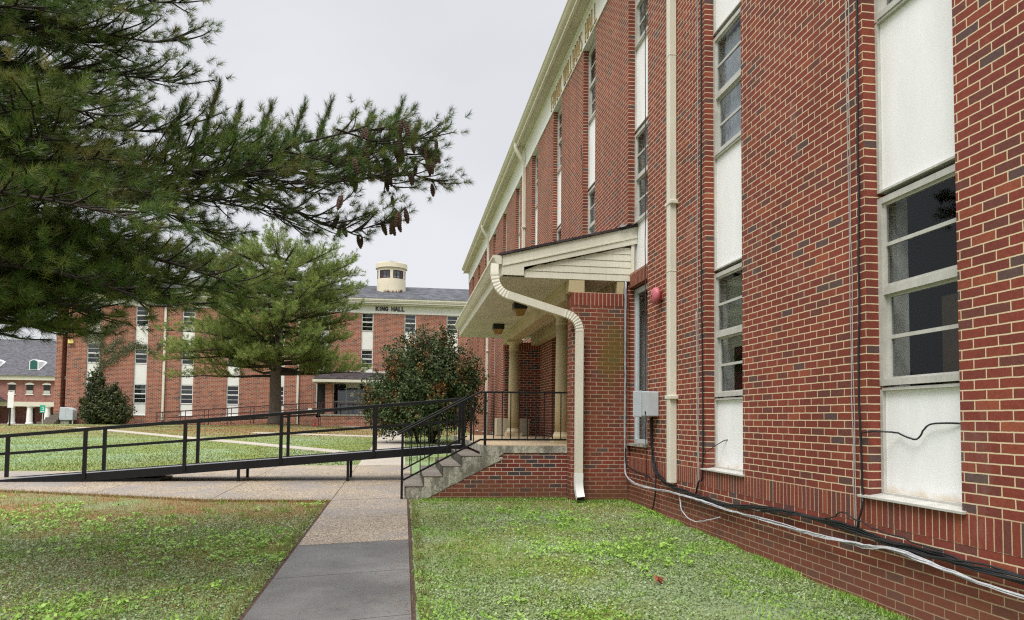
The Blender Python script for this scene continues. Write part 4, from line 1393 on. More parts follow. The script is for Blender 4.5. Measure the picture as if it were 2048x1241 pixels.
dr = mb.build('entrance_door', M['frame'], king)
MB().box(-4.22, -3.98, KY - 0.075, KY - 0.06, 3.3, 3.62).build('notice', M['white_paint'], dr)
MB().box(-5.5, -2.58, KY - 0.05, KY - 0.045, 1.87, 4.3).build('pane', M['glass_far'], dr)
# far ramp
fr_ = thing('access_ramp', (-12, 58, 0.9), 'dark red railed ramp along the front of the far hall, rising to its entrance platform', 'ramp')
def fz(x): return 0.98 + 0.9 * (x + 18.3) / 11.7
MB().prism([(-18.3, fz(-18.3) - 0.12), (-6.35, fz(-6.35) - 0.12), (-6.35, fz(-6.35)), (-18.3, fz(-18.3))], 'y', KY - 2.2, KY - 1.0).build('deck', M['black'], fr_)
for yy in (KY - 2.2, KY - 1.0):
    MB().bar((-18.3, yy, fz(-18.3) + 0.86), (-6.35, yy, fz(-6.35) + 0.86), 0.05).build('top_rail', M['maroon'], fr_)
    MB().bar((-18.3, yy, fz(-18.3) + 0.43), (-6.35, yy, fz(-6.35) + 0.43), 0.04).build('mid_rail', M['maroon'], fr_)
    for i in range(8):
        x = -18.2 + i * 1.68
        MB().bar((x, yy, 0.9), (x, yy, fz(x) + 0.86), 0.05).build('post', M['maroon'], fr_)
pr = thing('platform_railing', (-4, KY - 2.6, 1.86), 'thin dark railing on the entrance platform of the far hall', 'railing')
MB().bar((-6.2, KY - 2.6, 2.72), (-1.1, KY - 2.6, 2.72), 0.05).build('top_rail', M['maroon'], pr)
for i in range(6):
    MB().bar((-6.2 + i * 1.02, KY - 2.6, 1.86), (-6.2 + i * 1.02, KY - 2.6, 2.72), 0.05).build('post', M['maroon'], pr)
o = MB().box(-7.25, -6.93, KY - 2.27, KY - 2.25, 1.92, 2.28).build('notice_board', M['white_paint'])
tag(o, 'small white notice hung on the railing of the far ramp', 'notice')
cone = thing('traffic_cone', (-6.62, 57.2, 0.905), 'small dark red cone standing in the grass before the far entrance', 'cone')
MB().lathe([(0.12, 0.02), (0.03, 0.42), (0.02, 0.43)], (-6.62, 57.2, 0.9), 14).build('cone_body', M['red_plastic'], cone)
MB().box(-6.78, -6.46, 57.04, 57.36, 0.895, 0.918).build('base', M['red_plastic'], cone)
cab = thing('utility_cabinet', (-25, 59, 0.9), 'grey metal utility cabinet with a rounded top against the corner of the far hall', 'cabinet')
MB().prism([(-25.55, 1.2), (-24.58, 1.2), (-24.58, 1.95), (-24.7, 2.06), (-24.95, 2.16), (-25.5, 2.17)], 'y', KY - 0.9, KY - 0.15).build('case', M['box'], cab, bevel=0.02)
MB().box(-25.10, -25.085, KY - 0.912, KY - 0.902, 1.4, 2.0).build('door_seam', M['frame'], cab)
MB().bar((-24.62, KY - 0.8, 0.88), (-24.62, KY - 0.8, 1.2), 0.07).build('leg', M['box'], cab)
MB().box(-25.5, -24.9, KY - 0.8, KY - 0.25, 0.86, 1.198).build('plinth', M['step'], cab)
wl = thing('wall_lamp', (-25.2, 59.9, 7.2), 'square yellow light cover on the corner pier of the far hall', 'wall lamp')
MB().box(-25.43, -25.05, KY - 0.22, KY - 0.002, 7.05, 7.34).build('cover', M['yellow_metal'], wl, bevel=0.03)
fl = thing('floodlight', (-25.75, 59.9, 7.95), 'white floodlight tilted at the corner of the far hall above the yellow light', 'floodlight')
mb = MB()
mb.bar((-25.82, KY - 0.35, 8.10), (-25.70, KY - 0.30, 7.76), 0.18, 0.14)
mb.build('head', M['white_paint'], fl)
MB().bar((-25.70, KY - 0.30, 7.95), (-25.50, KY - 0.01, 7.95), 0.04).build('bracket', M['frame'], fl)

# ------------------------------------------------------------------ portico building at far left
pb = thing('portico_building', (-42, 84, 0.55), 'two storey brick building with white columns, arched windows and a grey dormered roof', 'building')
BY = 80.0
mb = MB()
mb.box(-62, -29, BY, BY + 0.4, 2.43, 5.05)
mb.box(-62, -29, BY + 2.4, BY + 2.8, 0.2, 2.43)
mb.box(-29.4, -29, BY + 0.41, BY + 14, 0.2, 5.05)
mb.build('wall', M['brick_left'], pb)
MB().box(-62.3, -28.7, BY - 0.35, BY + 0.3, 5.052, 5.5).build('cornice', M['trim'], pb)
MB().box(-62, -29, BY - 0.08, BY + 2.39, 2.40, 2.86).build('entablature', M['trim'], pb)
MB().box(-62, -28.9, BY - 1.0, BY + 2.39, 0.3, 0.62).build('portico_floor', M['path_far'], pb)
mb = MB()
mb.add([(-62.5, BY - 0.5, 5.5), (-28.6, BY - 0.5, 5.5), (-31, BY + 9, 10.0), (-53, BY + 9, 10.0), (-62.5, BY + 18, 5.5), (-28.6, BY + 18, 5.5)], [(0, 1, 2, 3), (0, 3, 4), (1, 5, 2), (2, 5, 4, 3), (0, 4, 5, 1)])
mb.build('roof', M['shingle_left'], pb)
for x in (-47.4, -45.75, -44.1, -42.4, -40.75, -39.08, -37.44, -35.78, -34.1):
    MB().lathe([(0.36, 0.62), (0.36, 0.72), (0.29, 0.80), (0.27, 1.6), (0.24, 2.3), (0.32, 2.36), (0.32, 2.399)], (x, BY + 0.25, 0), 18).build('column', M['white_paint'], pb, smooth=False)
def arch(mb, x0, x1, z0, z1, y0, y1, rise):
    n = 8
    pts = [(x0, z0), (x1, z0), (x1, z1)] + [(x1 + (x0 - x1) * i / n, z1 + rise * math.sin(math.pi * i / n)) for i in range(1, n)] + [(x0, z1)]
    mb.prism(pts, 'y', y0, y1)
for x in (-44.0, -42.35, -40.7, -39.06, -37.4, -35.8, -34.1):
    mb = MB()
    arch(mb, x - 0.42, x + 0.42, 4.60, 4.66, BY - 0.10, BY - 0.002, 0.16)
    mb.box(x - 0.38, x + 0.38, BY - 0.08, BY - 0.003, 3.56, 3.64)
    w_ = mb.build('window', M['white_paint'], pb)
    mb = MB()
    arch(mb, x - 0.31, x + 0.31, 3.645, 4.50, BY - 0.05, BY - 0.004, 0.1)
    mb.build('pane', M['dark'], w_)
    MB().box(x - 0.30, x + 0.30, BY - 0.058, BY - 0.051, 3.65, 4.02).build('lower_sash', M['frame'], w_)
for x in (-38.3, -36.75, -35.0):
    mb = MB()
    mb.box(x - 0.32, x + 0.32, BY + 2.33, BY + 2.39, 0.63, 2.25)
    d_ = mb.build('door', M['dark'], pb)
    MB().box(x - 0.36, x + 0.36, BY + 2.30, BY + 2.37, 2.252, 2.36).build('door_head', M['white_paint'], d_)
for x in (-37.5, -34.9, -41.5):
    mb = MB()
    arch(mb, x - 0.46, x + 0.42, 6.15, 7.05, BY + 0.85, BY + 2.6, 0.2)
    mb.prism([(BY + 0.86, 6.15), (BY + 2.5, 6.15), (BY + 2.5, 7.1)], 'x', x + 0.3, x + 0.5)
    d_ = mb.build('dormer', M['white_paint'], pb)
    mb = MB()
    arch(mb, x - 0.36, x + 0.30, 6.25, 7.02, BY + 0.80, BY + 0.849, 0.14)
    mb.build('dormer_pane', M['teal'], d_)
mb = MB()
mb.prism([(-46, 2.87), (-39.3, 2.87), (-41.2, 4.0), (-46, 4.3)], 'y', BY - 1.2, BY - 0.1)
mb.build('porch_roof', M['shingle_dark'], pb)
bp = thing('banner_post', (-23.0, 47, 0.94), 'slim dark post carrying a narrow white banner near the portico building', 'banner post')
MB().tube([(-23.0, 47, 0.85), (-23.0, 47, 2.95)], 0.05, 8).build('post', M['dark'], bp)
MB().box(-23.12, -22.80, 46.93, 46.95, 1.98, 2.92).build('banner', M['white_paint'], bp)
gs = thing('green_sign', (-24.3, 53.8, 1.0), 'small green parking sign with white marks on a thin post', 'sign')
MB().box(-24.45, -24.12, 53.75, 53.77, 1.72, 2.24).build('plate', M['green_sign'], gs)
MB().tube([(-24.28, 53.8, 0.88), (-24.28, 53.8, 2.2)], 0.03, 8).build('post', M['frame'], gs)
mb = MB()
mb.box(-24.40, -24.17, 53.744, 53.749, 1.78, 1.82)
mb.bar((-24.33, 53.746, 1.92), (-24.22, 53.746, 1.92), 0.005, 0.03)
mb.bar((-24.22, 53.746, 1.90), (-24.22, 53.746, 2.08), 0.006, 0.03, (1, 0, 0))
mb.bar((-24.33, 53.746, 2.10), (-24.22, 53.746, 2.10), 0.005, 0.03)
mb.build('sign_marks', M['white_paint'], gs)
bb = thing('recycling_bin', (-28.15, 55.5, 0.9), 'dark blue bin standing on the lawn at the far left edge', 'bin')
MB().lathe([(0.22, 0.0), (0.26, 0.62)], (-28.15, 55.5, 0.88), 16).build('body', M['blue_plastic'], bb)
MB().lathe([(0.28, 0.62), (0.28, 0.68), (0.16, 0.74)], (-28.15, 55.5, 0.88), 16).build('lid', M['dark'], bb)

# ------------------------------------------------------------------ foliage
def unit(v):
    return v / (np.linalg.norm(v, axis=-1, keepdims=True) + 1e-9)
def needles(pos, dirs, per, L, w, spread, back, rng, tmul=1.0):
    """per needles round each shoot: thin triangles fanning off the last bit of the shoot"""
    n = len(pos)
    P_ = np.repeat(pos, per, 0)
    D_ = np.repeat(unit(dirs), per, 0)
    m = n * per
    t = rng.random(m)
    base = P_ - D_ * (t * back)[:, None]
    rnd = unit(rng.normal(size=(m, 3)))
    side = unit(rnd - D_ * np.sum(rnd * D_, 1, keepdims=True))
    ang = spread[0] + (spread[1] - spread[0]) * (0.25 + 0.75 * t) * rng.uniform(0.6, 1.15, m)
    nd = D_ * np.cos(ang)[:, None] + side * np.sin(ang)[:, None]
    Ln = L * rng.uniform(0.7, 1.1, m)
    tip = base + nd * Ln[:, None] + np.array([0, 0, -1.0]) * (Ln * 0.10)[:, None]
    wd_ = unit(np.cross(nd, rng.normal(size=(m, 3)))) * (w / 2)
    V = np.stack([base - wd_, base + wd_, tip], 1)
    ft = np.repeat(rng.random(n), per)
    return V.reshape(-1, 3), np.clip(ft * 0.75 + rng.random(m) * 0.25, 0, 1) * tmul
def resample(P_, n):
    P_ = np.asarray(P_, float)
    d = np.r_[0, np.cumsum(np.linalg.norm(np.diff(P_, axis=0), axis=1))]
    s = np.linspace(0, d[-1], n)
    return np.stack([np.interp(s, d, P_[:, i]) for i in range(3)], 1), d[-1]

def grow(limbs, rng, step=0.16, sec=(0.45, 1.1), sub_step=0.085, sub=(0.08, 0.26), start=0.25, wood=None, upturn=0.5, bare=0.25, fan=0.8, drop=0.0, density=1.0, limb_r=None):
    """limbs: list of (points, weight). returns tufts (pos, dir)"""
    tp, td = [], []
    for li, (P_, wgt) in enumerate(limbs):
        _, ln = resample(P_, 3)
        Q, ln = resample(P_, max(8, int(ln / 0.12)))
        r0 = (limb_r or 0.02) * wgt ** 1.6 + 0.004
        wood.tube([tuple(q) for q in Q], [max(0.006, r0 * (1 - 0.85 * i / (len(Q) - 1))) for i in range(len(Q))], 6)
        ns = int(ln / step)
        for i in range(ns):
            s = start + (1 - start) * (i + rng.random()) / ns
            f = s * (len(Q) - 1)
            a = int(min(f, len(Q) - 2))
            p = Q[a] + (Q[a + 1] - Q[a]) * (f - a)
            fwd = unit(Q[a + 1] - Q[a])
            side = np.cross(fwd, [0, 0, 1.0])
            side = unit(side) * (1 if i % 2 else -1)
            sl_ = rng.uniform(*sec) * (1.15 - 0.75 * s) * wgt ** 0.3
            ang = rng.uniform(0.5, 1.1)
            d0 = unit(fwd * math.cos(ang) + side * math.sin(ang) * fan + np.array([0, 0, rng.uniform(-0.25, 0.35) + drop]))
            m = max(3, int(sl_ / 0.1))
            pts = [p]
            d = d0.copy()
            for j in range(m):
                d = unit(d + np.array([0, 0, upturn * 0.18]) + rng.normal(size=3) * 0.07)
                pts.append(pts[-1] + d * sl_ / m)
            pts = np.array(pts)
            wood.tube([tuple(q) for q in pts], [0.007 * (1 - 0.6 * j / m) + 0.003 for j in range(m + 1)], 3, False)
            R_, l2 = resample(pts, max(3, int(sl_ / sub_step * density)))
            for j in range(len(R_)):
                q = j / (len(R_) - 1)
                if q < bare: continue
                dd = unit(R_[min(j + 1, len(R_) - 1)] - R_[max(j - 1, 0)])
                sd2 = unit(np.cross(dd, [0, 0, 1.0])) * (1 if j % 2 else -1)
                e = R_[j] + (unit(dd * 0.8 + sd2 * rng.uniform(0.2, 0.9) + np.array([0, 0, rng.uniform(-0.1, 0.5)]))) * rng.uniform(*sub)
                tp.append(e)
                td.append(unit(e - R_[j] + dd * 0.05 + np.array([0, 0, 0.04])))
            tp.append(R_[-1]); td.append(d)
        tp.append(Q[-1]); td.append(unit(Q[-1] - Q[-2]))
    return np.array(tp), np.array(td)

# near pine: trunk stands just outside the left of the view
rng = np.random.default_rng(21)
TX, TY = -5.6, 7.0
tz = float(gz(TX, TY))
pine = thing('pine_tree', (TX, TY, tz), 'large dark pine hung with brown cones, its boughs spreading across the sky', 'tree')
mb = MB()
mb.tube([(TX, TY, tz - 0.2), (TX, TY, tz + 0.3), (TX + 0.03, TY, 2), (TX - 0.03, TY + 0.05, 5), (TX + 0.04, TY, 8.5), (TX, TY, 11.5), (TX, TY, 14)], [0.42, 0.34, 0.29, 0.25, 0.19, 0.10, 0.02], 14)
mb.build('trunk', M['bark'], pine, smooth=True)
def T(z): return (TX, TY, z)
LIMBS = [
 ([T(3.5), (-4.6, 7.1, 3.75), (-3.7, 7.2, 3.84), (-2.97, 7.3, 3.8), (-2.27, 7.5, 3.87), (-1.34, 7.9, 4.22), (-0.64, 8.2, 4.48), (-0.09, 8.4, 4.80), (0.36, 8.5, 4.95)], 1.6),
 ([(-1.68, 7.6, 3.98), (-0.99, 7.7, 3.66), (-0.59, 7.8, 3.56), (-0.13, 8.0, 3.78)], 0.8),
 ([(-1.34, 7.9, 4.22), (-0.64, 8.3, 4.29), (0.09, 8.5, 4.46), (0.46, 8.6, 4.40)], 0.8),
 ([(-2.3, 7.4, 3.9), (-1.7, 7.3, 4.0), (-1.1, 7.5, 3.95), (-0.5, 7.7, 4.1)], 0.7),
 ([T(2.9), (-4.3, 6.6, 3.05), (-3.22, 6.3, 3.03), (-2.57, 6.1, 2.97), (-1.98, 6.0, 2.85), (-1.52, 6.1, 2.72), (-1.28, 6.3, 2.66)], 1.3),
 ([T(2.7), (-4.0, 6.0, 2.75), (-2.9, 5.7, 2.68), (-2.45, 5.6, 2.62), (-2.08, 5.7, 2.52), (-1.9, 5.8, 2.42)], 1.1),
 ([T(2.5), (-4.2, 6.5, 2.5), (-3.24, 6.4, 2.52), (-3.03, 6.5, 2.48), (-2.88, 6.6, 2.44)], 0.8),
 ([T(4.0), (-4.5, 6.8, 4.05), (-3.51, 6.8, 4.09), (-2.78, 7.0, 4.22), (-2.45, 7.3, 4.32), (-2.15, 7.6, 4.55)], 1.0),
 ([T(4.3), (-4.5, 6.7, 4.4), (-3.43, 6.6, 4.47), (-2.97, 6.9, 4.72), (-2.57, 7.2, 4.80), (-2.2, 7.5, 4.90)], 1.1),
 ([T(4.7), (-4.5, 6.7, 4.8), (-3.44, 6.6, 4.86), (-2.98, 6.9, 5.08), (-2.48, 7.3, 5.2), (-2.22, 7.5, 5.35)], 1.1),
 ([T(5.2), (-4.5, 6.8, 5.3), (-3.4, 6.8, 5.42), (-2.83, 7.0, 5.56), (-2.45, 7.3, 5.6), (-2.2, 7.4, 5.68)], 1.1),
 ([T(5.5), (-4.4, 6.2, 5.6), (-3.3, 5.8, 5.7), (-2.6, 5.7, 5.75)], 1.1),
 ([T(3.1), (-4.0, 6.0, 3.15), (-2.72, 5.3, 3.1), (-2.29, 5.2, 3.02), (-1.98, 5.3, 2.98), (-1.78, 5.5, 2.95)], 1.1),
 ([T(3.7), (-4.0, 6.2, 3.8), (-2.9, 5.6, 3.85), (-2.54, 5.7, 3.87), (-2.3, 5.9, 3.90)], 1.1),
 ([T(3.4), (-4.0, 6.4, 3.45), (-3.0, 6.1, 3.5), (-2.5, 6.2, 3.5), (-2.2, 6.4, 3.47)], 1.1),
 ([T(4.4), (-4.0, 6.0, 4.5), (-2.9, 5.6, 4.55), (-2.45, 5.7, 4.6)], 1.0),
 ([T(3.3), (-4.2, 7.8, 3.4), (-3.4, 8.2, 3.4), (-2.9, 8.4, 3.35), (-2.6, 8.6, 3.3)], 1.0),
 ([T(4.9), (-4.2, 6.4, 5.05), (-3.2, 6.0, 5.15), (-2.75, 6.1, 5.2)], 1.0),
 ([T(3.0), (-4.5, 7.6, 3.0), (-3.6, 7.9, 2.95), (-2.9, 8.1, 2.85), (-2.4, 8.2, 2.8)], 0.9),
]
UPS = [(-1.9, 7.6, 5.0), (-1.44, 7.9, 4.93), (-1.11, 8.0, 5.0), (-0.85, 8.1, 5.08), (-0.4, 8.2, 5.05), (-0.07, 8.3, 5.22), (0.12, 8.4, 5.02), (0.30, 8.5, 4.94), (0.38, 8.55, 4.75), (-1.72, 7.7, 4.78), (-2.2, 7.5, 4.75)]
Q1 = np.array(LIMBS[0][0])
for u_ in UPS:
    u_ = np.array(u_)
    x_ = u_[0] - 0.42
    b_ = np.array([np.interp(x_, Q1[:, 0], Q1[:, i]) for i in range(3)])
    mid_ = b_ * 0.5 + u_ * 0.5 + np.array([0.06, 0, -0.10])
    LIMBS.append(([tuple(b_), tuple(mid_), tuple(u_)], 0.28))
rf = np.random.default_rng(77)
NFIX = len([l for l in LIMBS if l[1] > 0.3])
for i in range(46):
    z0 = 2.5 + 3.5 * (i / 45.0)
    yy = rf.uniform(5.2, 8.6)
    xmax = np.interp(z0, [2.4, 2.9, 3.5, 4.2, 4.7, 5.2, 6.0], [-3.0, -2.35, -2.2, -2.75, -2.7, -2.55, -2.6])
    xe = min(xmax + rf.uniform(-0.75, 0.0), -0.36 * yy + 0.1)
    if z0 > 3.3 and z0 < 4.0: xe += 0.15
    ze = z0 + rf.uniform(-0.15, 0.2)
    LIMBS.append(([T(z0 - 0.1), ((TX + xe) / 2, (TY + yy) / 2 + rf.uniform(-.2, .2), z0 + 0.02), (xe, yy, ze)], 1.0))
for (xa, za, xb, yb, zb) in [(-3.4, 3.75, -1.5, 7.1, 3.62), (-3.2, 3.7, -1.2, 7.9, 3.75), (-3.0, 3.8, -1.7, 6.9, 3.85), (-2.9, 3.7, -1.9, 8.2, 3.5), (-3.2, 3.8, -1.9, 7.4, 3.4), (-2.4, 3.85, -0.9, 8.1, 4.05), (-2.6, 3.9, -1.3, 7.4, 4.3), (-2.2, 3.9, -0.7, 7.8, 4.35), (-2.5, 3.9, -1.8, 7.8, 4.45), (-1.5, 4.15, -0.3, 8.7, 4.55), (-1.2, 4.2, -0.1, 8.2, 4.2), (-2.0, 3.95, -1.0, 7.5, 3.45), (-2.4, 3.85, -1.2, 7.1, 3.95), (-1.7, 4.1, -0.8, 8.5, 4.35), (-2.0, 4.0, -1.2, 8.2, 4.6), (-2.8, 3.8, -2.0, 7.6, 4.35), (-1.0, 4.3, -0.1, 7.9, 4.75), (-0.7, 4.45, 0.25, 8.9, 4.7)]:
    LIMBS.append(([(xa, 7.25, za), ((xa + xb) / 2, (7.25 + yb) / 2, (za + zb) / 2 + 0.05), (xb, yb, zb)], 0.5))
for (za, xb, yb, zb) in [(2.9, -1.95, 6.0, 2.60), (2.8, -1.7, 6.3, 2.52), (2.9, -1.35, 6.4, 2.62), (2.6, -2.25, 5.8, 2.36), (2.5, -2.6, 5.9, 2.25), (2.6, -2.5, 6.4, 2.42), (2.4, -2.75, 6.1, 2.30), (2.4, -3.0, 6.7, 2.32), (2.3, -3.1, 6.2, 2.22), (2.7, -2.2, 6.8, 2.62), (3.0, -2.15, 6.8, 2.86), (3.0, -1.95, 6.0, 2.92), (2.5, -2.9, 5.5, 2.42)]:
    LIMBS.append(([(TX + 0.3, TY - 0.1, za), ((TX + xb) / 2, (TY + yb) / 2, (za + zb) / 2 + 0.12), (xb - 0.25, yb, zb + 0.06), (xb, yb, zb)], 1.0))
NIN = len([l for l in LIMBS if l[1] > 0.3])
# boughs round the rest of the trunk, out of the picture
rg = np.random.default_rng(5)
for i in range(26):
    z0 = 3.2 + i * 0.40
    a = rg.uniform(math.pi * 0.35, math.pi * 1.60)
    ln = max(0.7, 3.2 * (1 - (z0 - 3) / 11.5))
    dx, dy = math.cos(a) * ln, math.sin(a) * ln
    LIMBS.append(([T(z0), (TX + dx * .5, TY + dy * .5, z0 + .2), (TX + dx, TY + dy, z0 + .35)], 0.9))
for i in range(12):
    z0 = 6.0 + i * 0.62
    a = rg.uniform(-0.6, 0.9)
    ln = max(0.8, 3.4 * (1 - (z0 - 5) / 10))
    LIMBS.append(([T(z0), (TX + math.cos(a) * ln * .5, TY + math.sin(a) * ln * .5, z0 + .15), (TX + math.cos(a) * ln, TY + math.sin(a) * ln, z0 + .4)], 0.9))
wood = MB()
near_l = [l for l in LIMBS]
big_ = [l for l in LIMBS if l[1] > 0.3]
tp, td = grow(big_[:NIN], rng, step=0.070, sec=(0.34, 0.80), sub_step=0.10, sub=(0.10, 0.28), wood=wood, limb_r=0.024, start=0.28, density=1.1)
tp2, td2 = grow([l for l in LIMBS if l[1] <= 0.3], rng, step=0.09, sec=(0.10, 0.22), sub=(0.03, 0.09), wood=wood, upturn=1.2, limb_r=0.012, start=0.3, fan=0.6)
tp3, td3 = grow(big_[NIN:], rng, step=0.28, sec=(0.5, 1.1), sub_step=0.16, wood=wood, limb_r=0.02)
wood.build('branches', M['bark'], pine, smooth=True)
V1, t1 = needles(tp, td, 66, 0.090, 0.0034, (0.25, 1.25), 0.075, rng)
V2, t2_ = needles(tp2, td2, 80, 0.085, 0.0028, (0.2, 1.0), 0.15, rng, 0.9)
V3, t3 = needles(tp3, td3, 26, 0.10, 0.005, (0.25, 1.2), 0.12, rng)
np_mesh('crown', np.concatenate([V1, V2, V3]), 3, M['needle'], np.concatenate([t1, t2_, t3]), pine)
print('near pine tufts', len(tp), len(tp2), len(tp3))
# cones
def cone_mesh():
    mb = MB()
    nr, ns = 15, 12
    L_ = 0.135
    prof = []
    for i in range(nr):
        t = i / (nr - 1)
        prof.append((0.0225 * (math.sin(math.pi * (0.08 + 0.86 * t)) ** 0.8) * (1.0 if i % 2 else 0.70) + 0.002, -L_ * t))
    vs, fs = [], []
    for i, (r0, z0) in enumerate(prof):
        for j in range(ns):
            a = 2 * math.pi * (j + 0.5 * (i // 2 % 2)) / ns
            rr_ = r0 * (1.12 if (j + i // 2) % 2 else 0.82)
            vs.append((rr_ * math.cos(a), rr_ * math.sin(a), z0 - (0.004 if i % 2 else 0)))
    for i in range(nr - 1):
        for j in range(ns):
            k = (j + 1) % ns
            fs.append((i * ns + j, i * ns + k, (i + 1) * ns + k, (i + 1) * ns + j))
    mb.add(vs, fs)
    return mb
cproto = cone_mesh().build('pine_cone', M['cone'], pine, wpos=False)
rc = random.Random(12)
cand = [tp[i] for i in range(len(tp)) if tp[i][0] > -1.5] + [tp2[i] for i in range(len(tp2)) if tp2[i][0] > -1.0 and tp2[i][2] < 4.95] + [tp[i] for i in range(len(tp)) if -2.6 < tp[i][0] < -2.0 and tp[i][2] > 4.3][:200]
cand = [p for p in cand if p[0] < 0.40]
rc.shuffle(cand)
cand.sort(key=lambda p: -1 if p[0] > -0.75 else 0)
cand = [p for i, p in enumerate(cand) if rc.random() < 0.16 or p[0] < -0.75]
ncone = 0
for p in cand:
    if ncone >= 88: break
    w_ = 0.35 + 0.65 * min(1, max(0, (p[0] + 1.0) / 1.2))
    if rc.random() > w_: continue
    for q in range(rc.choice((1, 1, 2, 2))):
        c = cproto if ncone == 0 else link(cproto.copy())
        c.parent = pine
        c.location = Vector(p) + Vector((rc.uniform(-.03, .03), rc.uniform(-.03, .03), rc.uniform(-.03, 0.0))) - pine.location
        c.rotation_euler = (rc.uniform(-0.35, 0.35), rc.uniform(-0.4, 0.4), rc.uniform(0, 6))
        s_ = rc.uniform(0.95, 1.3)
        c.scale = (s_, s_, s_)
        ncone += 1

# middle pine in front of the far hall
rng = np.random.default_rng(8)
MX, MY = -8.0, 47.5
mz = float(gz(MX, MY))
pine2 = thing('pine_tree', (MX, MY, mz), 'broad mid green pine with a thick grey trunk standing before the far hall', 'tree')
mb = MB()
mb.tube([(MX, MY, mz - 0.3), (MX + 0.02, MY, mz + 0.2), (MX + 0.05, MY, 2.2), (MX, MY, 4.2), (MX + 0.15, MY, 6.5), (MX + 0.1, MY, 9), (MX, MY, 12.4)], [0.58, 0.42, 0.37, 0.34, 0.27, 0.16, 0.03], 14)
mb.build('trunk', M['bark_far'], pine2, smooth=True)
LM = []
spec = [(4.2, 200, 5.8, -0.3), (4.4, 340, 5.6, 0.1), (4.6, 20, 4.6, 0.0), (4.8, 160, 5.4, 0.2), (5.0, 250, 4.6, 0), (5.2, 300, 4.6, 0.1), (5.5, 185, 6.2, 0.1), (5.7, 60, 4.0, 0.3), (6.0, 350, 4.6, 0.5), (6.2, 220, 5.0, 0.3),
        (6.5, 130, 4.2, 0.3), (6.8, 280, 4.2, 0.4), (7.0, 175, 5.4, 0.5), (7.3, 15, 4.8, 0.7), (7.6, 310, 3.9, 0.5), (7.9, 235, 4.2, 0.6), (8.2, 90, 3.3, 0.5), (8.4, 345, 4.9, 1.0), (8.7, 190, 4.8, 0.7), (9.0, 270, 3.2, 0.5),
        (9.3, 30, 4.5, 1.0), (9.6, 150, 3.6, 0.7), (9.8, 330, 4.2, 1.1), (10.1, 210, 3.6, 0.7), (10.4, 0, 3.2, 1.0), (10.6, 90, 2.2, 0.6), (10.9, 180, 2.6, 0.7), (11.2, 300, 1.8, 0.6), (11.5, 40, 1.5, 0.7), (11.8, 200, 1.4, 0.8), (12.2, 120, 0.9, 0.6), (12.3, 280, 0.8, 0.7)]
more_ = np.random.default_rng(61)
for i in range(60):
    z0 = 4.3 + 7.6 * i / 59.0
    prof = np.interp(z0, [4.3, 6.0, 8.0, 10.0, 11.2, 12.2], [4.2, 5.0, 5.3, 5.4, 4.7, 2.2])
    spec.append((z0, i * 137.5, prof * more_.uniform(0.72, 1.0), more_.uniform(0.1, 0.9)))
for i_, (z0, a, ln, rise) in enumerate(spec):
    ln *= 1.0 + 0.55 * min(1, max(0, (z0 - 8.6) / 2.0)) * (i_ < 32)
    a = R(a + rng.uniform(-12, 12))
    c_, s_ = math.cos(a), math.sin(a)
    LM.append(([(MX, MY, z0), (MX + c_ * ln * .35, MY + s_ * ln * .35, z0 + rise * .1 - 0.1), (MX + c_ * ln * .75, MY + s_ * ln * .75, z0 + rise * .55), (MX + c_ * ln, MY + s_ * ln, z0 + rise)], 1.6))
wood = MB()
spec2 = [(5.2, 186, 6.6, -0.2), (5.9, 172, 6.8, 0.2), (6.6, 195, 6.6, 0.1), (5.6, 205, 6.0, -0.3), (5.0, 330, 5.6, 0.1)]
for z0, a, ln, rise in spec2:
    a = R(a)
    LM.append(([(MX, MY, z0), (MX + math.cos(a) * ln * .5, MY + math.sin(a) * ln * .5, z0 + .1), (MX + math.cos(a) * ln, MY + math.sin(a) * ln, z0 + rise)], 1.5))
tp, td = grow(LM, rng, step=0.14, sec=(0.6, 1.5), sub_step=0.15, sub=(0.15, 0.45), start=0.28, wood=wood, limb_r=0.045, upturn=0.7, bare=0.12)
wood.build('branches', M['bark'], pine2, smooth=True)
Va, ta = needles(tp, td, 20, 0.22, 0.022, (0.3, 1.35), 0.20, rng)
np_mesh('crown', Va, 3, M['needle_far'], ta, pine2)
print('mid pine tufts', len(tp))
# bare dead limbs on the right
# pine straw under it
rng = np.random.default_rng(3)
def blades(name, XY, Z, L, w, mat, rng, lean=0.6, flat=False, tint=None, kind='stuff', up_off=0.0):
    n = len(XY)
    a = rng.uniform(0, 2 * math.pi, n)
    base = np.c_[XY, Z + up_off]
    ln = L * rng.uniform(0.55, 1.25, n)
    if flat:
        d = np.c_[np.cos(a), np.sin(a), rng.uniform(0.0, 0.18, n)]
    else:
        le = rng.uniform(0.15, lean, n)
        d = np.c_[np.cos(a) * le, np.sin(a) * le, np.ones(n)]
    d = unit(d)
    s_ = np.c_[-np.sin(a), np.cos(a), np.zeros(n)] * (w / 2)
    V = np.stack([base - s_, base + s_, base + d * ln[:, None]], 1).reshape(-1, 3)
    o = np_mesh(name, V, 3, mat, rng.random(n) if tint is None else tint)
    tag(o, kind=kind)
    return o
th, rd = rng.uniform(0, 2 * math.pi, 5000), np.abs(rng.normal(size=5000)) * 2.0
XY = np.c_[MX + rd * np.cos(th), MY - 0.3 + rd * np.sin(th)]
blades('pine_straw', XY, gz(XY[:, 0], XY[:, 1]) + 0.015, 0.25, 0.02, M['straw'], rng, flat=True)

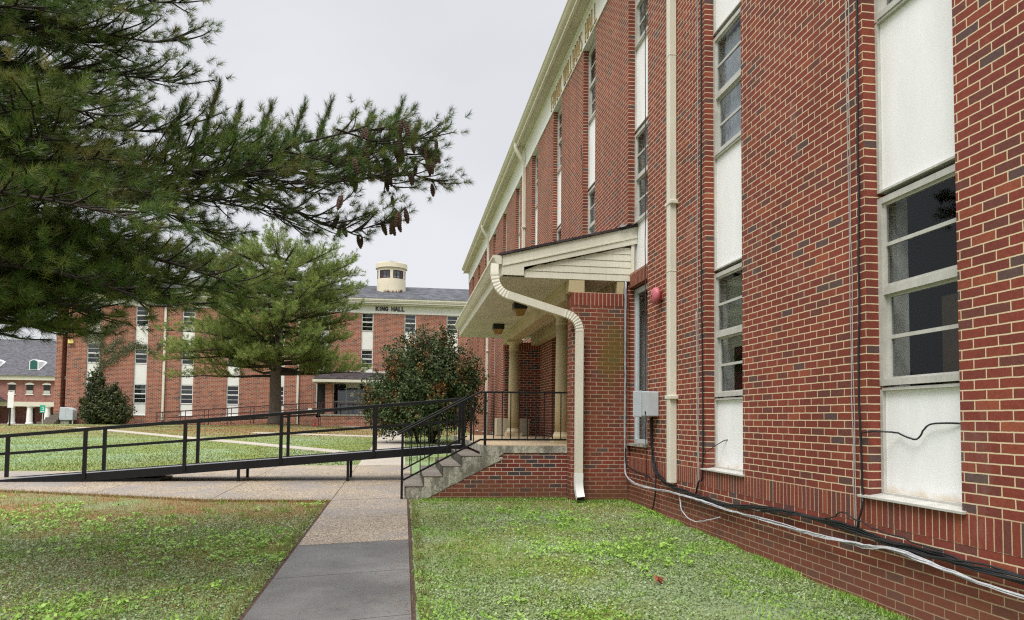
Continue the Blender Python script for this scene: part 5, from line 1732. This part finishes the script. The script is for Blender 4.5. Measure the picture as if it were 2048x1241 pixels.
def leaves(centers, nrm, size, rng, asp=0.55, spread=0.9):
    """rhombic leaves around given points, facing roughly along nrm"""
    n = len(centers)
    nn_ = unit(nrm + rng.normal(size=(n, 3)) * spread)
    a = unit(np.cross(nn_, rng.normal(size=(n, 3))))
    b = np.cross(nn_, a)
    s_ = (size * rng.uniform(0.6, 1.3, n))[:, None]
    V = np.stack([centers - a * s_ * .5, centers + b * s_ * asp * .5, centers + a * s_ * .5, centers - b * s_ * asp * .5], 1)
    return V.reshape(-1, 3)

def bush(name, lab, cat, base, lobes, n, size, mat, rng, stems, shell=0.55, spr=(0, 0)):
    t = thing(name, base, lab, cat)
    mb = MB()
    for st in stems:
        mb.tube([tuple(p) for p in st[0]], st[1], 7)
    mb.build('trunk', M['bark'], t, smooth=True)
    C_, N_ = [], []
    tot = sum(l[3] * l[4] * l[5] for l in lobes)
    for (x, y, z, rx, ry, rz) in lobes:
        m = int(n * rx * ry * rz / tot) if tot else 0
        d = unit(rng.normal(size=(m, 3)))
        rr_ = rng.uniform(shell, 1.0, m) ** 0.6 * (1 + 0.13 * np.sin(d[:, 0] * 7 + d[:, 2] * 9 + x) + 0.10 * np.sin(d[:, 1] * 11 + d[:, 0] * 5 + z) + 0.07 * np.sin(d[:, 2] * 17 + d[:, 0] * 13))
        C_.append(np.array([x, y, z]) + d * rr_[:, None] * np.array([rx, ry, rz]))
        N_.append(d + np.array([0, 0, 0.35]))
    # sprigs that poke out of the outline
    for i in range(spr[0]):
        l = lobes[rng.integers(len(lobes))]
        d = unit(rng.normal(size=3) + np.array([0, -0.2, 0.7]))
        p0 = np.array(l[:3]) + d * np.array(l[3:])
        k = 16
        tt = rng.random(k)[:, None] * spr[1] * rng.uniform(0.5, 1.2)
        up_ = unit(d + np.array([0, 0, 0.8]))
        C_.append(p0 + up_ * tt + rng.normal(size=(k, 3)) * 0.05)
        N_.append(np.tile(d, (k, 1)))
    C_ = np.concatenate(C_); N_ = np.concatenate(N_)
    keep = C_[:, 2] > gz(C_[:, 0], C_[:, 1]) + 0.05
    C_, N_ = C_[keep], N_[keep]
    V = leaves(C_, N_, size, rng)
    np_mesh('foliage', V, 4, mat, rng.random(len(C_)) ** 1.3, t)
    return t
rng = np.random.default_rng(14)
HX, HY, HZ = 1.18, 29.6, 0.61
hl = [(0.75, 29.6, 2.7, 1.75, 1.7, 1.65), (-0.35, 29.3, 2.0, 1.15, 1.2, 1.15), (1.75, 29.6, 3.1, 1.35, 1.3, 1.4), (0.1, 29.4, 3.6, 0.95, 1.0, 1.1), (1.3, 29.8, 4.15, 0.75, 0.8, 0.85), (2.2, 29.5, 2.1, 0.95, 1.0, 1.0), (0.7, 29.0, 1.55, 1.3, 1.0, 0.72),
      (-0.95, 29.3, 2.3, 0.6, 0.7, 0.65), (0.55, 29.4, 4.35, 0.42, 0.5, 0.6), (1.75, 29.5, 4.5, 0.35, 0.4, 0.45), (2.55, 29.5, 3.2, 0.55, 0.6, 0.6)]
bush('holly_bush', 'large rounded holly bush with rusty orange patches behind the steps of the near porch', 'bush', (HX, HY, HZ), hl, 60000, 0.105, M['holly'], rng,
     [([(HX, HY, 0.5), (HX - 0.05, HY, 1.1), (HX - 0.4, HY, 2.2)], [0.17, 0.15, 0.06]), ([(HX - 0.02, HY, 0.8), (HX + 0.3, HY, 1.5), (HX + 0.7, HY, 2.6)], [0.13, 0.11, 0.05]), ([(HX - 0.55, HY, 0.55), (HX - 0.75, HY, 1.2), (HX - 1.0, HY, 2)], [0.07, 0.06, 0.03])], 0.45, (420, 0.5))
rng = np.random.default_rng(15)
sl_ = [(-21.9, 57.9, 2.0, 1.55, 1.3, 1.3), (-21.2, 57.8, 1.6, 1.2, 1.2, 0.85), (-22.6, 57.9, 1.7, 1.0, 1.1, 0.95), (-22.5, 58.0, 3.2, 0.55, 0.6, 1.0), (-21.5, 57.9, 2.9, 0.7, 0.7, 0.65), (-22.6, 58.0, 4.1, 0.3, 0.35, 0.5)]
bush('shrub', 'dense olive green shrub against the left end of the far hall', 'shrub', (-21.9, 57.9, 0.9), sl_, 16000, 0.17, M['shrub'], rng, [([(-21.9, 57.9, 0.8), (-21.9, 57.9, 2.4)], [0.10, 0.04])], 0.45, (240, 0.55))
# ivy on the far hall
rng = np.random.default_rng(16)
iv = thing('ivy', (-23.0, 59.9, 5.6), 'thin olive ivy creeping over the upper panel and brick of the far hall', 'ivy')
paths = [[(-24.1, 8.4), (-24.2, 7.6), (-23.9, 7.3), (-23.3, 7.4)], [(-23.2, 8.5), (-23.1, 7.6), (-23.15, 6.8), (-23.1, 5.6), (-23.2, 4.6)], [(-24.1, 8.5), (-23.5, 7.9), (-23.2, 7.3), (-22.6, 6.6), (-22.0, 6.4)],
         [(-23.1, 5.2), (-22.4, 5.7), (-21.6, 6.3), (-20.9, 7.0), (-20.5, 7.3)], [(-23.15, 5.4), (-22.3, 6.0), (-21.4, 6.7), (-20.7, 6.9)], [(-22.9, 6.4), (-22.0, 7.2), (-21.6, 7.4)], [(-23.1, 7.8), (-22.4, 8.4), (-21.9, 8.6)], [(-20.8, 7.1), (-20.0, 6.9), (-19.3, 6.4), (-18.6, 7.4)]]
mb = MB()
pts_ = []
for P_ in paths:
    q = np.array([(x, KY - 0.04, z) for x, z in P_])
    Q, ln = resample(q, 16)
    Q = Q + rng.normal(size=Q.shape) * np.array([0.05, 0.004, 0.05])
    mb.tube([tuple(v) for v in Q], 0.022, 5)
    for v in Q:
        m = 26
        pts_.append(v + rng.normal(size=(m, 3)) * np.array([0.20, 0.02, 0.16]) + np.array([0, -0.05, 0]))
mb.build('stems', M['bark'], iv)
C_ = np.concatenate(pts_)
np_mesh('foliage', leaves(C_, np.tile([0, -1.0, 0.2], (len(C_), 1)), 0.10, rng, 0.7, 0.4), 4, M['ivy'], rng.random(len(C_)), iv)

# ------------------------------------------------------------------ grass and ground cover near the camera
rng = np.random.default_rng(30)
from mathutils import noise as mnoise
def vnoise(x, y, s, seed):
    return np.array([mnoise.noise(Vector((a * s + seed, b * s, seed * 0.7))) for a, b in zip(x, y)])
def scatter(n, x0, x1, y0, y1):
    x = rng.uniform(x0, x1, n)
    u = rng.random(n)
    y = y0 * (y1 / y0) ** u              # denser towards the camera
    k = (x < 3.66) & ~((x > XL - 0.04) & (x < XR + 0.05)) & ~((x > 0.0) & (y > SY - 0.02))
    edge = np.interp(x, [-14, -9.5, -7, -5, -2.95, -1.09], [15.5, 14.4, 13.55, 12.82, 12.0, 11.85])
    k &= ~((x < XR) & (y > edge - 0.02))
    k &= ~((x > PX - 0.02) & (y > PY0 - 0.02))
    k &= x > -0.56 * y - 1.0
    return x[k], y[k]
# low leafy mat
x, y = scatter(330000, -9.0, 3.66, 4.0, 14.5)
nA = vnoise(x, y, 0.55, 3.1) + 0.5 * vnoise(x, y, 1.9, 9.2)
nB = vnoise(x, y, 1.1, 17.3) + 0.7 * vnoise(x, y, 3.1, 5.5)
right = x > 0
dens = np.where(right, 0.74, 0.80) + nA * np.where(right, 0.85, 0.9)
dens = np.where(~right, dens * np.clip((11.2 - y) / 2.2, 0.02, 1), dens)
k = rng.random(len(x)) < dens
xc, yc, nb = x[k], y[k], nB[k]
cz = gz(xc, yc) + rng.uniform(0.004, 0.030, len(xc))
C_ = np.c_[xc, yc, cz]
V = leaves(C_, np.tile([0, 0, 1.0], (len(C_), 1)), 0.022, rng, 0.8, 0.5)
tint = np.clip(0.5 + 0.5 * vnoise(xc, yc, 0.9, 40.0) + rng.uniform(-0.35, 0.35, len(xc)), 0, 1)
brt = nb + rng.normal(size=len(nb)) * 0.20 > np.where(xc > 0, 0.32, 0.40)
Vq = V.reshape(-1, 4, 3)
o = np_mesh('ground_cover', Vq[~brt].reshape(-1, 3), 4, M['clover'], tint[~brt])
tag(o, kind='stuff')
o = np_mesh('clover_patches', Vq[brt].reshape(-1, 3) + np.array([0, 0, 0.012]), 4, M['bright'], tint[brt])
tag(o, kind='stuff')
# grass blades
x, y = scatter(230000, -9.0, 3.66, 4.0, 14.5)
nC = vnoise(x, y, 0.45, 71.0) + 0.5 * vnoise(x, y, 1.5, 3.3)
left = x < 0
dry = (nC + np.where(left, 0.12 + np.clip((y - 8.6) / 3.0, 0, 1.2), -0.35 + np.clip((y - 10.4) / 2, 0, 0.3) * (x < 1.6))) > 0.28
k = rng.random(len(x)) < np.where(left, 1.0, 0.34)
m1 = k & ~dry
XY = np.c_[x[m1], y[m1]]
blades('grass', XY, gz(XY[:, 0], XY[:, 1]), 0.045, 0.005, M['blade'], rng, 1.3)
m1 = k & dry
XY = np.c_[x[m1], y[m1]]
blades('dry_grass', XY, gz(XY[:, 0], XY[:, 1]), 0.045, 0.005, M['blade_dry'], rng, 1.6)
# taller bright tufts
nT = 420
cx_, cy_ = scatter(nT * 3, -7, 3.6, 4.0, 13.5)
tx_, ty_ = [], []
for a, b in zip(cx_[:nT], cy_[:nT]):
    m = rng.integers(8, 30)
    tx_.append(a + rng.normal(size=m) * 0.045); ty_.append(b + rng.normal(size=m) * 0.045)
XY = np.c_[np.concatenate(tx_), np.concatenate(ty_)]
k = ~((XY[:, 0] > XL) & (XY[:, 0] < XR)) & (XY[:, 0] < 3.66)
XY = XY[k]
blades('grass_tufts', XY, gz(XY[:, 0], XY[:, 1]), 0.075, 0.010, M['bright'], rng, 1.2)
# ragged fringe of grass along the path edges, the wall foot and the cross path
n = 9000
y = 4.0 * (12.2 / 4.0) ** rng.random(n)
sd3 = rng.random(n)
cl = vnoise(y * 3.0, np.where(sd3 < 0.5, 0.0, 50.0), 1.0, 4.0)
x = np.where(sd3 < 0.5, XR + 0.075 + np.abs(rng.normal(size=n)) * 0.035, XL - 0.075 - np.abs(rng.normal(size=n)) * 0.035)
k = (cl > -0.15) & ~((x > 0) & (y > SY - 0.05))
x, y = x[k], y[k]
blades('edge_grass', np.c_[x, y], gz(x, y), 0.075, 0.006, M['blade'], rng, 1.7)
n = 8000
y = 4.0 * (11.6 / 4.0) ** rng.random(n)
x = 3.685 - np.abs(rng.normal(size=n)) * 0.05
cl = vnoise(y * 2.0, y * 0, 1.0, 9.0)
k = cl + rng.normal(size=n) * 0.15 > -0.1
x, y = x[k], y[k]
blades('wall_foot_grass', np.c_[x, y], gz(x, y), 0.05, 0.010, M['bright'], rng, 1.6)
n = 6000
x = rng.uniform(0.3, 3.65, n)
y = np.where(x < PX, SY, PY0) - 0.01 - np.abs(rng.normal(size=n)) * 0.05
blades('step_foot_grass', np.c_[x, y], gz(x, y), 0.05, 0.010, M['bright'], rng, 1.6)
n = 5000
x = rng.uniform(-9.5, XL, n)
y = np.interp(x, [-14, -9.5, -7, -5, -2.95, -1.09], [15.5, 14.4, 13.55, 12.82, 12.0, 11.85]) - 0.03 - np.abs(rng.normal(size=n)) * 0.05
blades('path_edge_grass', np.c_[x, y], gz(x, y), 0.07, 0.008, M['blade_dry'], rng, 1.5)
# broad leaved weeds in rosettes and fallen pine straw
cx_, cy_ = scatter(2600, -7, 3.6, 4.0, 12.5)
kk = vnoise(cx_, cy_, 0.7, 55.0) + 0.5 * vnoise(cx_, cy_, 2.2, 15.0) > 0.12
cx_, cy_ = cx_[kk][:620], cy_[kk][:620]
m = 14
a = rng.uniform(0, 6.283, (len(cx_), m))
r0 = np.abs(rng.normal(size=(len(cx_), m))) * 0.06
px_, py_ = (cx_[:, None] + np.cos(a) * r0).ravel(), (cy_[:, None] + np.sin(a) * r0).ravel()
k = ~((px_ > XL - 0.03) & (px_ < XR + 0.03)) & (px_ < 3.64) & ~((px_ > 0) & (py_ > SY - 0.05))
px_, py_ = px_[k], py_[k]
C_ = np.c_[px_, py_, gz(px_, py_) + rng.uniform(0.02, 0.06, len(px_))]
o = np_mesh('broadleaf_weeds', leaves(C_, np.tile([0, -0.2, 1.0], (len(C_), 1)), 0.050, rng, 0.5, 0.45), 4, M['bright'], np.clip(rng.random(len(C_)) * 0.7 + 0.3, 0, 1))
tag(o, kind='stuff')
x, y = scatter(9000, -9, 2.2, 4.0, 13.2)
k = rng.random(len(x)) < np.where(x < 0, 0.8, 0.12)
x, y = x[k], y[k]
blades('fallen_straw', np.c_[x, y], gz(x, y) + 0.03, 0.10, 0.0045, M['straw'], rng, flat=True)
# lawn beyond the ramp
n = 120000
y = 15.6 * (58 / 15.6) ** rng.random(n)
x = rng.uniform(-1, 1, n) * 0
x = -0.62 * y + rng.random(n) * (0.62 * y + 3.4)
k = ~((x > XL) & (x < XR)) & ~((y < np.interp(x, [-14, -9.5, -7, -5, -2.95, -1.1], [17.7, 17.1, 16.95, 17.65, 18.45, 18.65])) & (x < XR))
dgx = np.interp(y, [p[1] for p in dg], [p[0] for p in dg])
k &= ~((y - np.interp(-x, [-p[0] for p in dg], [p[1] for p in dg]) > -0.1) & (y - np.interp(-x, [-p[0] for p in dg], [p[1] for p in dg]) < 1.3))
k &= ~((x < -1.0) & (np.abs(y - (34.4 + (-1.1 - x) * 0.547) - 0.65) < 0.75) & (x > -7.6))
k &= ~((x > 0.0) & (y < 20.2)) & ~((x > XL - 0.8) & (y > 44))
x, y = x[k], y[k]
XY = np.c_[x, y]
nz_ = vnoise(x, y, 0.16, 8.0)
dryb = (y > 35) & (nz_ + 0.25 * vnoise(x, y, 0.7, 2.0) > -0.05) & (y < 52) 
blades('far_grass', XY[~dryb], gz(XY[~dryb][:, 0], XY[~dryb][:, 1]), 0.05, 0.024, M['far_blade'], rng, 1.6)
blades('far_dry_grass', XY[dryb], gz(XY[dryb][:, 0], XY[dryb][:, 1]), 0.055, 0.03, M['straw'], rng, 1.6)
# pine needles and bits on the paving
n = 1100
x = rng.uniform(XL, XR, n); y = 4.0 * (12.0 / 4.0) ** rng.random(n)
w_ = np.where(rng.random(n) < 0.75, XR - np.abs(rng.normal(size=n)) * 0.16, x)
k = (w_ > XL) & (w_ < XR)
XY = np.c_[w_[k], y[k]]
blades('path_litter', XY, gz(XY[:, 0], XY[:, 1]) + 0.0255, 0.042, 0.004, M['straw'], rng, flat=True)
# oak leaf
mb = MB()
lx, ly = 2.22, 6.15
lz = float(gz(lx, ly)) + 0.045
out = []
for i in range(22):
    a = 2 * math.pi * i / 22
    r0 = 0.055 * (0.62 + 0.38 * math.cos(5 * a)) * (1 + 0.35 * math.cos(a))
    out.append((lx + r0 * math.cos(a + 0.6), ly + r0 * math.sin(a + 0.6), lz + 0.028 * math.sin(a * 2) + 0.3 * r0 * math.sin(a + 0.6)))
c0 = (lx, ly, lz)
mb.add([c0] + out, [(0, i + 1, (i + 1) % 22 + 1) for i in range(22)])
mb.tube([(lx, ly, lz), (lx + 0.05, ly + 0.03, lz + 0.01)], 0.002, 5)
o = mb.build('fallen_leaf', M['leaf_red'])
tag(o, 'single red brown oak leaf lying on the near lawn right of the path', 'leaf')
